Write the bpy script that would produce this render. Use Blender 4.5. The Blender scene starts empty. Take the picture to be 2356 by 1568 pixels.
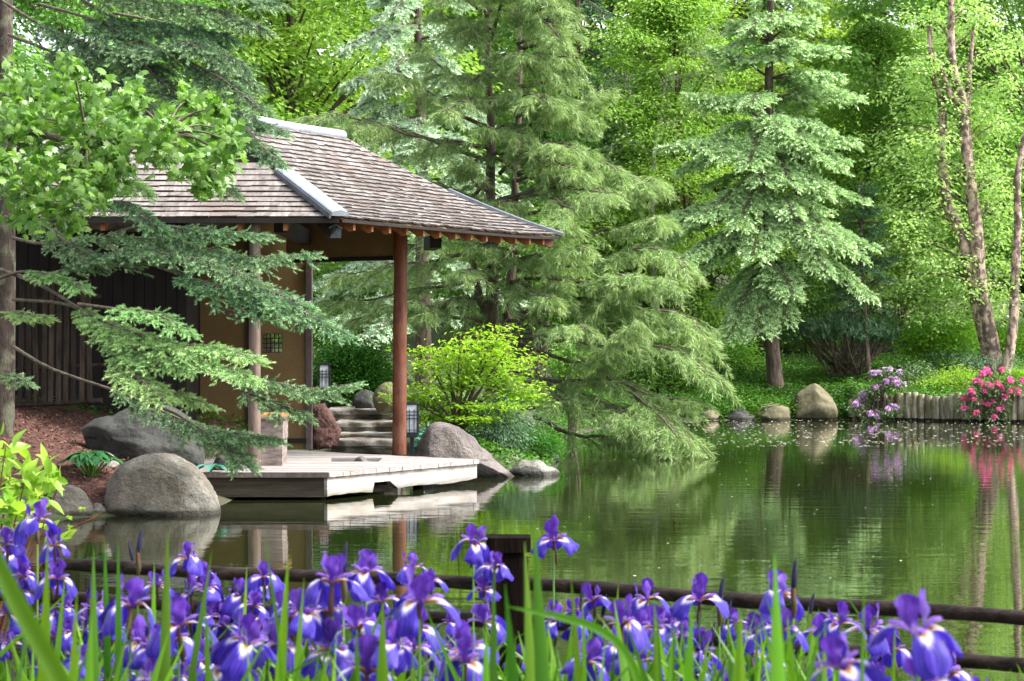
import bpy, math, random
import numpy as np
from mathutils import Vector, Matrix

R = math.radians
PI = math.pi
C = bpy.context.scene.collection
scene = bpy.context.scene

# ------------------------------------------------------------------ camera, world, sun, exposure
F = 5000.0            # focal length in the pixels of a 2356 px wide view
HX, HY = 1178.0, 790.0
CAMZ = 1.53
cam_d = bpy.data.cameras.new('camera')
cam = bpy.data.objects.new('camera', cam_d)
C.objects.link(cam)
cam.location = (0, 0, CAMZ)
cam.rotation_euler = (R(90), 0, 0)
cam_d.sensor_width = 36.0
cam_d.lens = F / 2356 * 36.0
cam_d.shift_y = 6.0 / 2356
cam_d.clip_start = 0.1
cam_d.clip_end = 1000
cam_d.dof.use_dof = True
cam_d.dof.focus_distance = 22.0
cam_d.dof.aperture_fstop = 13.0
scene.camera = cam

world = bpy.data.worlds.new('World')
scene.world = world
world.use_nodes = True
wn, wl = world.node_tree.nodes, world.node_tree.links
wn.clear()
SUN_EL, SUN_AZ = 50.0, 101.0      # azimuth clockwise from +Y
sky = wn.new('ShaderNodeTexSky')
sky.sky_type = 'NISHITA'
sky.sun_disc = False
sky.sun_elevation = R(SUN_EL)
sky.sun_rotation = R(SUN_AZ)
sky.dust_density = 4.0
hsv = wn.new('ShaderNodeHueSaturation')
hsv.inputs['Saturation'].default_value = 0.35
wbg = wn.new('ShaderNodeBackground')
wbg.inputs['Strength'].default_value = 0.15
wo = wn.new('ShaderNodeOutputWorld')
wl.new(sky.outputs[0], hsv.inputs['Color'])
wl.new(hsv.outputs[0], wbg.inputs['Color'])
wl.new(wbg.outputs[0], wo.inputs['Surface'])

sun_d = bpy.data.lights.new('sun', 'SUN')
sun_d.energy = 2.05
sun_d.angle = R(24)
sun_d.color = (1.0, 0.96, 0.9)
sun = bpy.data.objects.new('sun', sun_d)
C.objects.link(sun)
_sd = Vector((math.sin(R(SUN_AZ)) * math.cos(R(SUN_EL)), math.cos(R(SUN_AZ)) * math.cos(R(SUN_EL)), math.sin(R(SUN_EL))))
sun.rotation_euler = _sd.to_track_quat('Z', 'Y').to_euler()

scene.view_settings.view_transform = 'Standard'
scene.view_settings.look = 'None'
scene.view_settings.exposure = 1.98
scene.view_settings.gamma = 1.0
scene.cycles.max_bounces = 8
scene.cycles.diffuse_bounces = 5
scene.cycles.glossy_bounces = 3
scene.cycles.transmission_bounces = 5
scene.cycles.transparent_max_bounces = 4
scene.cycles.sample_clamp_indirect = 6.0
scene.cycles.caustics_reflective = False
scene.cycles.caustics_refractive = False


# ------------------------------------------------------------------ helpers
def P(px, py, D):
    """point at distance D seen at (px, py) of the 2356 x 1568 view"""
    return np.array([(px - HX) / F * D, D, CAMZ - (py - HY) / F * D])


def on_plane(px, py, z):
    D = (CAMZ - z) * F / (py - HY)
    return P(px, py, D)


class MB:
    """collects geometry and links it as ONE mesh object"""
    def __init__(s):
        s.v, s.f, s.t, s.m, s.sm, s.uv, s.n = [], [], [], [], [], [], 0

    def add(s, v, f, tint=0.5, mat=0, smooth=False, uv=None):
        v = np.asarray(v, float).reshape(-1, 3)
        f = np.asarray(f, int)
        s.v.append(v)
        s.f.append(f + s.n)
        s.t.append(np.broadcast_to(np.asarray(tint, float), (len(v),)))
        s.m.append(np.full(len(f), mat))
        s.sm.append(np.full(len(f), smooth))
        s.uv.append(np.zeros((len(v), 2)) if uv is None else np.asarray(uv, float))
        s.n += len(v)
        return s

    def mesh(s, name, mats, off=(0, 0, 0)):
        me = bpy.data.meshes.new(name)
        V = np.concatenate(s.v) - np.asarray(off, float)
        me.vertices.add(len(V))
        me.vertices.foreach_set('co', V.astype(np.float32).ravel())
        tot = np.concatenate([np.full(len(f), f.shape[1]) for f in s.f])
        idx = np.concatenate([f.ravel() for f in s.f])
        start = np.concatenate([[0], np.cumsum(tot)[:-1]])
        me.loops.add(len(idx))
        me.loops.foreach_set('vertex_index', idx.astype(np.int32))
        me.polygons.add(len(tot))
        me.polygons.foreach_set('loop_start', start.astype(np.int32))
        me.polygons.foreach_set('material_index', np.concatenate(s.m).astype(np.int32))
        me.update(calc_edges=True)
        me.polygons.foreach_set('use_smooth', np.concatenate(s.sm))
        a = me.attributes.new('tint', 'FLOAT', 'POINT')
        a.data.foreach_set('value', np.concatenate(s.t).astype(np.float32))
        UV = np.concatenate(s.uv)
        if UV.any():
            ul = me.uv_layers.new(name='UVMap')
            ul.data.foreach_set('uv', UV[idx].astype(np.float32).ravel())
        for m in (mats if isinstance(mats, (list, tuple)) else [mats]):
            me.materials.append(m)
        me.validate()
        return me

    def build(s, name, mats, parent=None, loc=(0, 0, 0)):
        off = np.array(loc, float) + (np.array(parent_loc(parent)) if parent else 0)
        o = bpy.data.objects.new(name, s.mesh(name, mats, off))
        o.location = loc
        C.objects.link(o)
        if parent:
            o.parent = parent
        return o


def parent_loc(o):
    l = Vector(o.location)
    while o.parent:
        o = o.parent
        l += Vector(o.location)
    return l


def tag(o, label, cat, group=None, kind=None):
    if label:
        o['label'] = label
    if cat:
        o['category'] = cat
    if group:
        o['group'] = group
    if kind:
        o['kind'] = kind
    return o


def empty(name, loc, label=None, cat=None, group=None):
    o = bpy.data.objects.new(name, None)
    o.empty_display_size = 0.1
    o.location = tuple(float(q) for q in loc)
    C.objects.link(o)
    return tag(o, label, cat, group)


def copy_tree(o, parent=None):
    c = o.copy()
    C.objects.link(c)
    c.parent = parent
    for ch in [q for q in C.objects if q.parent == o]:
        copy_tree(ch, c)
    return c


def nrm(a):
    a = np.asarray(a, float)
    return a / np.maximum(np.linalg.norm(a, axis=-1, keepdims=True), 1e-9)


def tube(mb, pts, rad, seg=8, tint=0.5, mat=0, cap=True, smooth=True):
    p = np.asarray(pts, float)
    n = len(p)
    rad = np.broadcast_to(np.asarray(rad, float), (n,))
    t = nrm(np.gradient(p, axis=0))
    ref = np.array([0, 0, 1.0]) if abs(t[0][2]) < 0.9 else np.array([1.0, 0, 0])
    u = nrm(np.cross(t[0], ref))
    V = []
    ang = np.linspace(0, 2 * PI, seg, endpoint=False)
    for i in range(n):
        u = nrm(u - t[i] * np.dot(u, t[i]))
        w = np.cross(t[i], u)
        V.append(p[i] + rad[i] * (np.cos(ang)[:, None] * u + np.sin(ang)[:, None] * w))
    V = np.concatenate(V)
    i = np.arange(n - 1)[:, None] * seg
    j = np.arange(seg)[None, :]
    k = (j + 1) % seg
    f = np.stack([i + j, i + k, i + seg + k, i + seg + j], -1).reshape(-1, 4)
    uv = np.stack([np.tile(ang / (2 * PI), n), np.repeat(np.arange(n) * 0.1, seg)], -1)
    mb.add(V, f, tint, mat, smooth, uv)
    if cap:
        mb.add(V[:seg], np.arange(seg)[::-1][None, :], tint, mat)
        mb.add(V[-seg:], np.arange(seg)[None, :], tint, mat)


BOXF = np.array([[0, 3, 2, 1], [4, 5, 6, 7], [0, 1, 5, 4], [1, 2, 6, 5], [2, 3, 7, 6], [3, 0, 4, 7]])


def box(mb, lo, hi, tint=0.5, mat=0):
    x0, y0, z0 = lo
    x1, y1, z1 = hi
    mb.add([[x0, y0, z0], [x1, y0, z0], [x1, y1, z0], [x0, y1, z0], [x0, y0, z1], [x1, y0, z1], [x1, y1, z1], [x0, y1, z1]], BOXF, tint, mat)


def beam(mb, a, b, w, h, tint=0.5, mat=0, up=(0, 0, 1)):
    """a box from a to b, w wide, h high (h measured along up)"""
    a, b, up = np.array(a, float), np.array(b, float), np.array(up, float)
    d = nrm(b - a)
    s = nrm(np.cross(d, up)) * w / 2
    u = nrm(np.cross(s, d)) * h / 2
    v = [a - s - u, a + s - u, b + s - u, b - s - u, a - s + u, a + s + u, b + s + u, b - s + u]
    mb.add(v, BOXF, tint, mat)


def prism(mb, poly, z0, z1, tint=0.5, mat=0):
    n = len(poly)
    lo = [[p[0], p[1], z0] for p in poly]
    hi = [[p[0], p[1], z1] for p in poly]
    mb.add(lo + hi, [[i, (i + 1) % n, n + (i + 1) % n, n + i] for i in range(n)], tint, mat)
    mb.add(hi, [list(range(n))], tint, mat)
    mb.add(lo, [list(range(n))[::-1]], tint, mat)


def leaves(mb, c, d, nor, L, W, tint, mat=0, fold=0.12):
    """rhombic leaves: base at c, along d, facing nor"""
    c, d, nor = np.asarray(c), nrm(d), np.asarray(nor)
    n = len(c)
    L = np.broadcast_to(L, (n,))[:, None]
    W = np.broadcast_to(W, (n,))[:, None]
    s = nrm(np.cross(d, nor))
    nn = np.cross(s, d)
    v = np.stack([c, c + d * L * .45 + s * W / 2 + nn * L * fold, c + d * L - nn * L * .05, c + d * L * .45 - s * W / 2 + nn * L * fold], 1)
    f = np.arange(n)[:, None] * 4 + np.arange(4)[None, :]
    t = np.repeat(np.broadcast_to(tint, (n,)), 4)
    mb.add(v.reshape(-1, 3), f, t, mat)


def needles(mb, rng, base, d, L, K, nl, nw, ang, tint, mat=0, upbias=0.0, tip=1.0):
    """shoots: K needle triangles round each axis"""
    base, d = np.asarray(base, float), nrm(d)
    n = len(base)
    if n == 0:
        return
    L = np.broadcast_to(np.asarray(L, float), (n,))[:, None]
    tint = np.broadcast_to(tint, (n,))[:, None]
    ref = np.tile(np.array([0.03, 0.02, 1.0]), (n, 1))
    u = nrm(np.cross(d, ref))
    w = np.cross(u, d)
    t = (np.arange(K)[None, :] + rng.random((n, K))) / K
    ph = rng.random((n, K)) * 2 * PI
    if upbias:
        ph = ph + upbias * np.cos(ph)
    a = ang * (1.15 - .6 * t)
    ax = d[:, None, :]
    rad = np.cos(ph)[..., None] * u[:, None, :] + np.sin(ph)[..., None] * w[:, None, :]
    dd = np.cos(a)[..., None] * ax + np.sin(a)[..., None] * rad
    p = base[:, None, :] + ax * (L * t)[..., None]
    ln = nl * (.75 + .5 * rng.random((n, K)))[..., None]
    sd = nrm(np.cross(dd, rng.normal(size=(n, K, 3)))) * nw / 2
    v = np.stack([p - sd, p + sd, p + dd * ln + sd * .25, p + dd * ln - sd * .25], 2)
    N = n * K
    f = np.arange(N)[:, None] * 4 + np.arange(4)[None, :]
    tt = np.clip(tint + (t - .5) * .5 * tip, 0, 1)
    mb.add(v.reshape(-1, 3), f, np.repeat(tt.ravel(), 4), mat)


def spline(pts, n):
    """smooth polyline through pts"""
    p = np.asarray(pts, float)
    if len(p) < 3:
        s = np.linspace(0, 1, n)[:, None]
        return p[0] * (1 - s) + p[-1] * s
    q = np.concatenate([[2 * p[0] - p[1]], p, [2 * p[-1] - p[-2]]])
    out = []
    m = len(p) - 1
    for s in np.linspace(0, m - 1e-6, n):
        i = int(s)
        t = s - i
        a, b, c, d = q[i], q[i + 1], q[i + 2], q[i + 3]
        out.append(.5 * ((2 * b) + (c - a) * t + (2 * a - 5 * b + 4 * c - d) * t * t + (3 * b - a - 3 * c + d) * t ** 3))
    return np.array(out)


def vnoise(p, scale, seed=0):
    """cheap smooth 3-D noise, -1..1"""
    from mathutils import noise
    return np.array([noise.noise(Vector(q * scale + seed * 7.3)) for q in np.asarray(p)])


# ------------------------------------------------------------------ materials
def new_mat(name):
    m = bpy.data.materials.new(name)
    m.use_nodes = True
    nt = m.node_tree
    nt.nodes.clear()
    out = nt.nodes.new('ShaderNodeOutputMaterial')
    return m, nt.nodes, nt.links, out


def rgb(c):
    return (c[0], c[1], c[2], 1.0)


def leaf_mat(name, c1, c2, trans=0.47, rough=0.45, spec=0.35, warm=None):
    m, N, L, out = new_mat(name)
    at = N.new('ShaderNodeAttribute')
    at.attribute_name = 'tint'
    mx = N.new('ShaderNodeMix')
    mx.data_type = 'RGBA'
    mx.inputs['A'].default_value = rgb(c1)
    mx.inputs['B'].default_value = rgb(c2)
    L.new(at.outputs['Fac'], mx.inputs['Factor'])
    oi = N.new('ShaderNodeObjectInfo')
    hs = N.new('ShaderNodeHueSaturation')
    mr = N.new('ShaderNodeMapRange')
    mr.inputs['To Min'].default_value = 0.48
    mr.inputs['To Max'].default_value = 0.52
    L.new(oi.outputs['Random'], mr.inputs['Value'])
    L.new(mr.outputs['Result'], hs.inputs['Hue'])
    L.new(mx.outputs['Result'], hs.inputs['Color'])
    pb = N.new('ShaderNodeBsdfPrincipled')
    pb.inputs['Roughness'].default_value = rough
    pb.inputs['Specular IOR Level'].default_value = spec
    L.new(hs.outputs['Color'], pb.inputs['Base Color'])
    tr = N.new('ShaderNodeBsdfTranslucent')
    gm = N.new('ShaderNodeMix')
    gm.data_type = 'RGBA'
    gm.blend_type = 'MULTIPLY'
    gm.inputs['Factor'].default_value = 1.0
    gm.inputs['B'].default_value = rgb(warm or (1.05, 1.2, 0.6))
    L.new(hs.outputs['Color'], gm.inputs['A'])
    L.new(gm.outputs['Result'], tr.inputs['Color'])
    ms = N.new('ShaderNodeMixShader')
    ms.inputs[0].default_value = trans
    L.new(pb.outputs[0], ms.inputs[1])
    L.new(tr.outputs[0], ms.inputs[2])
    L.new(ms.outputs[0], out.inputs['Surface'])
    return m


def noise_mat(name, c1, c2, scale=6.0, rough=0.8, bump=0.3, dist=0.02, stretch=(1, 1, 1), c3=None, fine=None, tint=False, spec=0.3, contrast=(0.35, 0.65), metal=0.0, wet=False):
    """two- or three-tone noise colour with bump, object space; tint shifts each piece"""
    m, N, L, out = new_mat(name)
    tc = N.new('ShaderNodeTexCoord')
    mp = N.new('ShaderNodeMapping')
    mp.inputs['Scale'].default_value = stretch
    L.new(tc.outputs['Object'], mp.inputs['Vector'])
    n1 = N.new('ShaderNodeTexNoise')
    n1.inputs['Scale'].default_value = scale
    n1.inputs['Detail'].default_value = 8
    n1.inputs['Roughness'].default_value = .62
    L.new(mp.outputs[0], n1.inputs['Vector'])
    cr = N.new('ShaderNodeValToRGB')
    cr.color_ramp.elements[0].position = contrast[0]
    cr.color_ramp.elements[0].color = rgb(c1)
    cr.color_ramp.elements[1].position = contrast[1]
    cr.color_ramp.elements[1].color = rgb(c2)
    L.new(n1.outputs['Fac'], cr.inputs['Fac'])
    col = cr.outputs['Color']
    n2 = N.new('ShaderNodeTexNoise')
    n2.inputs['Scale'].default_value = fine or scale * 5
    n2.inputs['Detail'].default_value = 6
    n2.inputs['Roughness'].default_value = .7
    L.new(mp.outputs[0], n2.inputs['Vector'])
    if c3 is not None:
        n3 = N.new('ShaderNodeTexNoise')
        n3.inputs['Scale'].default_value = scale * .6
        n3.inputs['Detail'].default_value = 4
        mo = N.new('ShaderNodeMapping')
        mo.inputs['Location'].default_value = (5, 3, 9)
        L.new(tc.outputs['Object'], mo.inputs['Vector'])
        L.new(mo.outputs[0], n3.inputs['Vector'])
        r3 = N.new('ShaderNodeValToRGB')
        r3.color_ramp.elements[0].position = .5
        r3.color_ramp.elements[1].position = .62
        L.new(n3.outputs['Fac'], r3.inputs['Fac'])
        m3 = N.new('ShaderNodeMix')
        m3.data_type = 'RGBA'
        L.new(r3.outputs['Color'], m3.inputs['Factor'])
        L.new(col, m3.inputs['A'])
        m3.inputs['B'].default_value = rgb(c3)
        col = m3.outputs['Result']
    # fine speckle multiplies the colour
    mrf = N.new('ShaderNodeMapRange')
    mrf.inputs['From Min'].default_value = .3
    mrf.inputs['From Max'].default_value = .7
    mrf.inputs['To Min'].default_value = .72
    mrf.inputs['To Max'].default_value = 1.25
    L.new(n2.outputs['Fac'], mrf.inputs['Value'])
    mm = N.new('ShaderNodeVectorMath')
    mm.operation = 'SCALE'
    L.new(col, mm.inputs[0])
    L.new(mrf.outputs['Result'], mm.inputs['Scale'])
    col = mm.outputs[0]
    if wet:
        ge = N.new('ShaderNodeNewGeometry')
        sx = N.new('ShaderNodeSeparateXYZ')
        L.new(ge.outputs['Position'], sx.inputs[0])
        ad2 = N.new('ShaderNodeMath')
        ad2.operation = 'MULTIPLY_ADD'
        L.new(n1.outputs['Fac'], ad2.inputs[0])
        ad2.inputs[1].default_value = -.06
        L.new(sx.outputs[2], ad2.inputs[2])
        wr = N.new('ShaderNodeMapRange')
        wr.inputs['From Min'].default_value = .0
        wr.inputs['From Max'].default_value = .03 if wet is True else wet
        wr.inputs['To Min'].default_value = .3
        wr.inputs['To Max'].default_value = 1.0
        L.new(ad2.outputs[0], wr.inputs['Value'])
        w4 = N.new('ShaderNodeVectorMath')
        w4.operation = 'SCALE'
        L.new(col, w4.inputs[0])
        L.new(wr.outputs['Result'], w4.inputs['Scale'])
        col = w4.outputs[0]
    if tint:
        at = N.new('ShaderNodeAttribute')
        at.attribute_name = 'tint'
        mt = N.new('ShaderNodeMapRange')
        mt.inputs['To Min'].default_value = .6
        mt.inputs['To Max'].default_value = 1.4
        L.new(at.outputs['Fac'], mt.inputs['Value'])
        m4 = N.new('ShaderNodeVectorMath')
        m4.operation = 'SCALE'
        L.new(col, m4.inputs[0])
        L.new(mt.outputs['Result'], m4.inputs['Scale'])
        col = m4.outputs[0]
    pb = N.new('ShaderNodeBsdfPrincipled')
    pb.inputs['Roughness'].default_value = rough
    pb.inputs['Specular IOR Level'].default_value = spec
    pb.inputs['Metallic'].default_value = metal
    L.new(col, pb.inputs['Base Color'])
    if bump:
        ad = N.new('ShaderNodeMath')
        ad.operation = 'ADD'
        L.new(n1.outputs['Fac'], ad.inputs[0])
        L.new(n2.outputs['Fac'], ad.inputs[1])
        bp = N.new('ShaderNodeBump')
        bp.inputs['Strength'].default_value = bump
        bp.inputs['Distance'].default_value = dist
        L.new(ad.outputs[0], bp.inputs['Height'])
        L.new(bp.outputs[0], pb.inputs['Normal'])
    L.new(pb.outputs[0], out.inputs['Surface'])
    return m


M = {}
M['leaf_bright'] = leaf_mat('leaf bright green', (.125, .26, .035), (.36, .53, .11))
M['leaf_mid'] = leaf_mat('leaf mid green', (.08, .195, .045), (.26, .43, .11))
M['leaf_pale'] = leaf_mat('leaf pale green', (.22, .38, .10), (.50, .64, .26))
M['leaf_yellow'] = leaf_mat('leaf yellow green', (.09, .22, .012), (.36, .52, .045), trans=.45)
M['leaf_dark'] = leaf_mat('leaf dark green', (.04, .12, .022), (.14, .30, .05))
M['leaf_deep'] = leaf_mat('leaf deep green hedge', (.02, .08, .006), (.09, .24, .015))
M['leaf_maple'] = leaf_mat('leaf maple', (.045, .15, .02), (.22, .39, .075), rough=.32, spec=.5)
M['leaf_lime'] = leaf_mat('leaf lime', (.11, .25, .015), (.34, .50, .06), trans=.5, rough=.35)
M['leaf_hosta'] = leaf_mat('leaf hosta', (.02, .10, .035), (.05, .20, .07), trans=.2, rough=.35)
M['leaf_hosta_blue'] = leaf_mat('leaf blue hosta', (.04, .18, .13), (.08, .28, .2), trans=.2)
M['leaf_rhodo'] = leaf_mat('leaf rhododendron', (.05, .10, .035), (.14, .22, .08), trans=.2)
M['needle_blue'] = leaf_mat('needles blue spruce', (.15, .26, .09), (.58, .72, .36), trans=.15, warm=(1, 1.1, .8))
M['needle_silver'] = leaf_mat('needles silver spruce', (.19, .32, .20), (.54, .68, .47), trans=.15, warm=(1, 1.1, .8))
M['needle_dark'] = leaf_mat('needles dark spruce', (.016, .06, .036), (.28, .45, .21), trans=.15, warm=(1, 1.1, .7))
M['needle_fresh'] = leaf_mat('needles fresh growth', (.06, .17, .055), (.37, .56, .22), trans=.2, warm=(1, 1.1, .7))
M['needle_deep'] = leaf_mat('needles deep blue green', (.02, .06, .03), (.08, .18, .085), trans=.1, warm=(1, 1.1, .8))
M['cypress'] = leaf_mat('cypress sprays', (.10, .20, .055), (.39, .50, .20), trans=.3)
M['pine_grey'] = leaf_mat('dwarf pine needles', (.03, .085, .04), (.11, .20, .09), trans=.1)
M['juniper'] = leaf_mat('juniper', (.06, .14, .07), (.16, .27, .14), trans=.15)
M['iris_leaf'] = leaf_mat('iris leaf', (.012, .065, .006), (.12, .26, .012), trans=.4, rough=.35)
M['lilac'] = leaf_mat('lilac petals', (.58, .30, .62), (.85, .62, .88), trans=.3, warm=(1, .9, 1))
M['pink'] = leaf_mat('pink petals', (.86, .08, .38), (.97, .38, .60), trans=.3, warm=(1, .9, 1))
M['bark'] = noise_mat('bark brown', (.05, .035, .025), (.17, .13, .10), 14, .9, .8, .03, (1, 1, .25))
M['bark_grey'] = noise_mat('bark grey', (.02, .015, .012), (.085, .062, .05), 12, .9, .9, .03, (1, 1, .35), c3=(.12, .12, .08))
M['bark_twig'] = noise_mat('bark twig', (.055, .042, .03), (.16, .13, .10), 20, .9, .4, .01)
M['bark_dead'] = noise_mat('bark dead grey', (.22, .21, .19), (.42, .41, .38), 20, .9, .4, .01)
M['bark_birch'] = noise_mat('bark river birch peeling', (.11, .08, .062), (.52, .375, .305), 9, .8, .9, .03, (1, 1, .6), c3=(.12, .085, .07), contrast=(.42, .55))
M['rock_grey'] = noise_mat('rock grey', (.10, .10, .09), (.34, .33, .29), 3.5, .9, .9, .06, c3=(.18, .18, .12), fine=30, wet=True)
M['rock_warm'] = noise_mat('rock warm lichen', (.085, .08, .065), (.31, .295, .25), 4, .9, 1.0, .07, c3=(.22, .19, .15), fine=26, wet=True)
M['rock_dark'] = noise_mat('rock dark', (.022, .023, .022), (.055, .057, .05), 3, .75, .5, .04, fine=30, wet=True)
M['rock_brown'] = noise_mat('rock red brown', (.06, .03, .024), (.20, .105, .09), 5, .85, .8, .05, fine=22)
M['rock_olive'] = noise_mat('rock olive', (.075, .068, .038), (.15, .135, .08), 3, .9, .4, .03, stretch=(1, 1, .4), fine=24, wet=True)
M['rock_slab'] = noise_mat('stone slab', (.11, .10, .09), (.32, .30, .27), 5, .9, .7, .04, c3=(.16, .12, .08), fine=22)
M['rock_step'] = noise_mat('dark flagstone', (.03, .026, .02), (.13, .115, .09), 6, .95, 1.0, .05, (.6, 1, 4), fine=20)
M['rock_purple'] = noise_mat('rock violet grey', (.08, .07, .066), (.20, .175, .165), 3, .9, .9, .06, c3=(.18, .16, .14), fine=28, wet=True)
M['deck'] = noise_mat('deck boards weathered', (.20, .18, .17), (.32, .30, .285), 5, .75, .25, .004, (.35, 6, 6), tint=True)
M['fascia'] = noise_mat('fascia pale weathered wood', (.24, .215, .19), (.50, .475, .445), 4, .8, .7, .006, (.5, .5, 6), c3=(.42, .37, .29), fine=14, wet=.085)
M['fascia_shaded'] = noise_mat('fascia front wood', (.022, .017, .011), (.06, .048, .032), 4, .8, .4, .006, (.5, 2, 9), fine=14)  # shade on the deck front is put into this dark colour
M['shingle'] = noise_mat('cedar shingles', (.10, .085, .077), (.205, .183, .172), 3, .8, .3, .004, (6, 1.2, 1.2), c3=(.125, .10, .088), tint=True)
M['metal'] = noise_mat('roof metal cap', (.22, .25, .30), (.31, .345, .39), 3, .4, .06, .002, metal=.2, spec=.5)
M['metal_dark'] = noise_mat('dark metal edge', (.05, .055, .065), (.09, .10, .115), 3, .4, .06, .002, metal=.5, spec=.5)
M['cedar'] = noise_mat('cedar wood warm', (.20, .07, .026), (.38, .15, .06), 5, .65, .2, .003, (2, 2, .8))
M['soffit'] = noise_mat('soffit boards', (.40, .22, .11), (.58, .36, .2), 4, .7, .2, .003, (1, 8, 1))
M['post'] = noise_mat('post peeled log', (.05, .014, .007), (.165, .052, .021), 6, .6, .35, .006, (3, 3, .5), c3=(.13, .05, .03))
M['post_grey'] = noise_mat('post weathered log', (.06, .042, .032), (.17, .125, .10), 7, .8, .4, .006, (3, 3, .4))
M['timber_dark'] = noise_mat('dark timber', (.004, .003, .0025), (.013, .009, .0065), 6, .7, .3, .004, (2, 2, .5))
M['timber_violet'] = noise_mat('aged timber strip', (.06, .045, .042), (.12, .095, .09), 6, .8, .3, .004, (2, 2, .5))
M['plaster'] = noise_mat('ochre plaster', (.135, .088, .036), (.17, .115, .05), 2.5, .95, .25, .003, fine=60)
M['box_wood'] = noise_mat('old box boards', (.10, .078, .07), (.26, .21, .19), 6, .85, .5, .006, (1, 1, 4))
M['fresh_wood'] = noise_mat('fresh orange wood', (.48, .22, .08), (.66, .36, .17), 6, .7, .2, .003, (1, 6, 1))
M['fence_old'] = noise_mat('old board fence', (.02, .014, .010), (.06, .044, .031), 6, .9, .4, .006, (3, 3, .5), tint=True)
M['rail'] = noise_mat('dark rail wood', (.006, .004, .003), (.034, .023, .018), 7, .38, .9, .008, (.25, 5, 5), fine=22, spec=.07)
M['rail_post'] = noise_mat('charred post wood', (.002, .0017, .0015), (.011, .007, .005), 6, .8, .9, .01, (5, 5, .35), fine=30, spec=.03)
M['log'] = noise_mat('palisade log', (.10, .085, .05), (.38, .35, .26), 8, .85, .8, .015, (2.5, 2.5, .35), c3=(.15, .145, .07), tint=True)
M['black'] = noise_mat('black lantern metal', (.008, .012, .016), (.016, .022, .028), 6, .4, .1, .001, spec=.5)
M['frosted'] = noise_mat('frosted lantern pane', (.72, .78, .84), (.82, .87, .92), 4, .5, 0, 0)
M['bud'] = noise_mat('iris bud', (.003, .002, .018), (.010, .007, .05), 30, .5, .1, .001)
M['spathe'] = noise_mat('iris spathe', (.03, .04, .01), (.075, .016, .012), 40, .6, .1, .001)
M['stem'] = leaf_mat('iris stem', (.06, .16, .03), (.14, .28, .05), trans=.1)
M['cone'] = noise_mat('pine candles', (.50, .33, .14), (.62, .44, .22), 20, .8, .1, .001)
M['fleck'] = noise_mat('floating petals', (.60, .55, .42), (.80, .78, .70), 3, .7, 0, 0, tint=True)
M['mulch'] = noise_mat('mulch chips', (.045, .022, .018), (.16, .075, .055), 22, .95, 1.0, .03, fine=70)


def petal_mat(name, base, edge, signal):
    """iris petal, uv: u across (-1..1 -> 0..1), v along"""
    m, N, L, out = new_mat(name)
    uvn = N.new('ShaderNodeUVMap')
    uvn.uv_map = 'UVMap'
    sp = N.new('ShaderNodeSeparateXYZ')
    L.new(uvn.outputs[0], sp.inputs[0])
    # distance from the midline
    a = N.new('ShaderNodeMath')
    a.operation = 'SUBTRACT'
    L.new(sp.outputs[0], a.inputs[0])
    a.inputs[1].default_value = .5
    b = N.new('ShaderNodeMath')
    b.operation = 'ABSOLUTE'
    L.new(a.outputs[0], b.inputs[0])
    tcn = N.new('ShaderNodeMapping')
    tcn.inputs['Scale'].default_value = (26, 2.0, 1)
    L.new(uvn.outputs[0], tcn.inputs['Vector'])
    nz = N.new('ShaderNodeTexNoise')
    nz.inputs['Scale'].default_value = 1.0
    nz.inputs['Detail'].default_value = 3
    L.new(tcn.outputs[0], nz.inputs['Vector'])
    base_mix = N.new('ShaderNodeMix')
    base_mix.data_type = 'RGBA'
    base_mix.inputs['A'].default_value = rgb(base)
    base_mix.inputs['B'].default_value = rgb(edge)
    mr = N.new('ShaderNodeMapRange')
    mr.inputs['From Min'].default_value = .44
    mr.inputs['From Max'].default_value = .57
    L.new(nz.outputs['Fac'], mr.inputs['Value'])
    L.new(mr.outputs['Result'], base_mix.inputs['Factor'])
    col = base_mix.outputs['Result']
    if signal:
        # v + noise - lateral distance drives the marking
        v2 = N.new('ShaderNodeMath')
        v2.operation = 'MULTIPLY_ADD'
        L.new(b.outputs[0], v2.inputs[0])
        v2.inputs[1].default_value = .55
        L.new(sp.outputs[1], v2.inputs[2])
        v3 = N.new('ShaderNodeMath')
        v3.operation = 'MULTIPLY_ADD'
        L.new(nz.outputs['Fac'], v3.inputs[0])
        v3.inputs[1].default_value = .34
        L.new(v2.outputs[0], v3.inputs[2])
        cr = N.new('ShaderNodeValToRGB')
        e = cr.color_ramp.elements
        e[0].position = .44
        e[0].color = (.20, .05, .03, 1)
        e[1].position = .60
        e[1].color = (.62, .30, .10, 1)
        q = e.new(.655)
        q.color = (.80, .76, .82, 1)
        q = e.new(.72)
        q.color = (.40, .36, .74, 1)
        L.new(v3.outputs[0], cr.inputs['Fac'])
        fr = N.new('ShaderNodeMapRange')
        fr.inputs['From Min'].default_value = .71
        fr.inputs['From Max'].default_value = .80
        L.new(v3.outputs[0], fr.inputs['Value'])
        mx = N.new('ShaderNodeMix')
        mx.data_type = 'RGBA'
        L.new(fr.outputs['Result'], mx.inputs['Factor'])
        L.new(cr.outputs['Color'], mx.inputs['A'])
        L.new(col, mx.inputs['B'])
        col = mx.outputs['Result']
    pb = N.new('ShaderNodeBsdfPrincipled')
    pb.inputs['Roughness'].default_value = .5
    pb.inputs['Specular IOR Level'].default_value = .25
    pb.inputs['Sheen Weight'].default_value = .2
    L.new(col, pb.inputs['Base Color'])
    tr = N.new('ShaderNodeBsdfTranslucent')
    L.new(col, tr.inputs['Color'])
    ms = N.new('ShaderNodeMixShader')
    ms.inputs[0].default_value = .42
    L.new(pb.outputs[0], ms.inputs[1])
    L.new(tr.outputs[0], ms.inputs[2])
    L.new(ms.outputs[0], out.inputs['Surface'])
    return m


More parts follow.
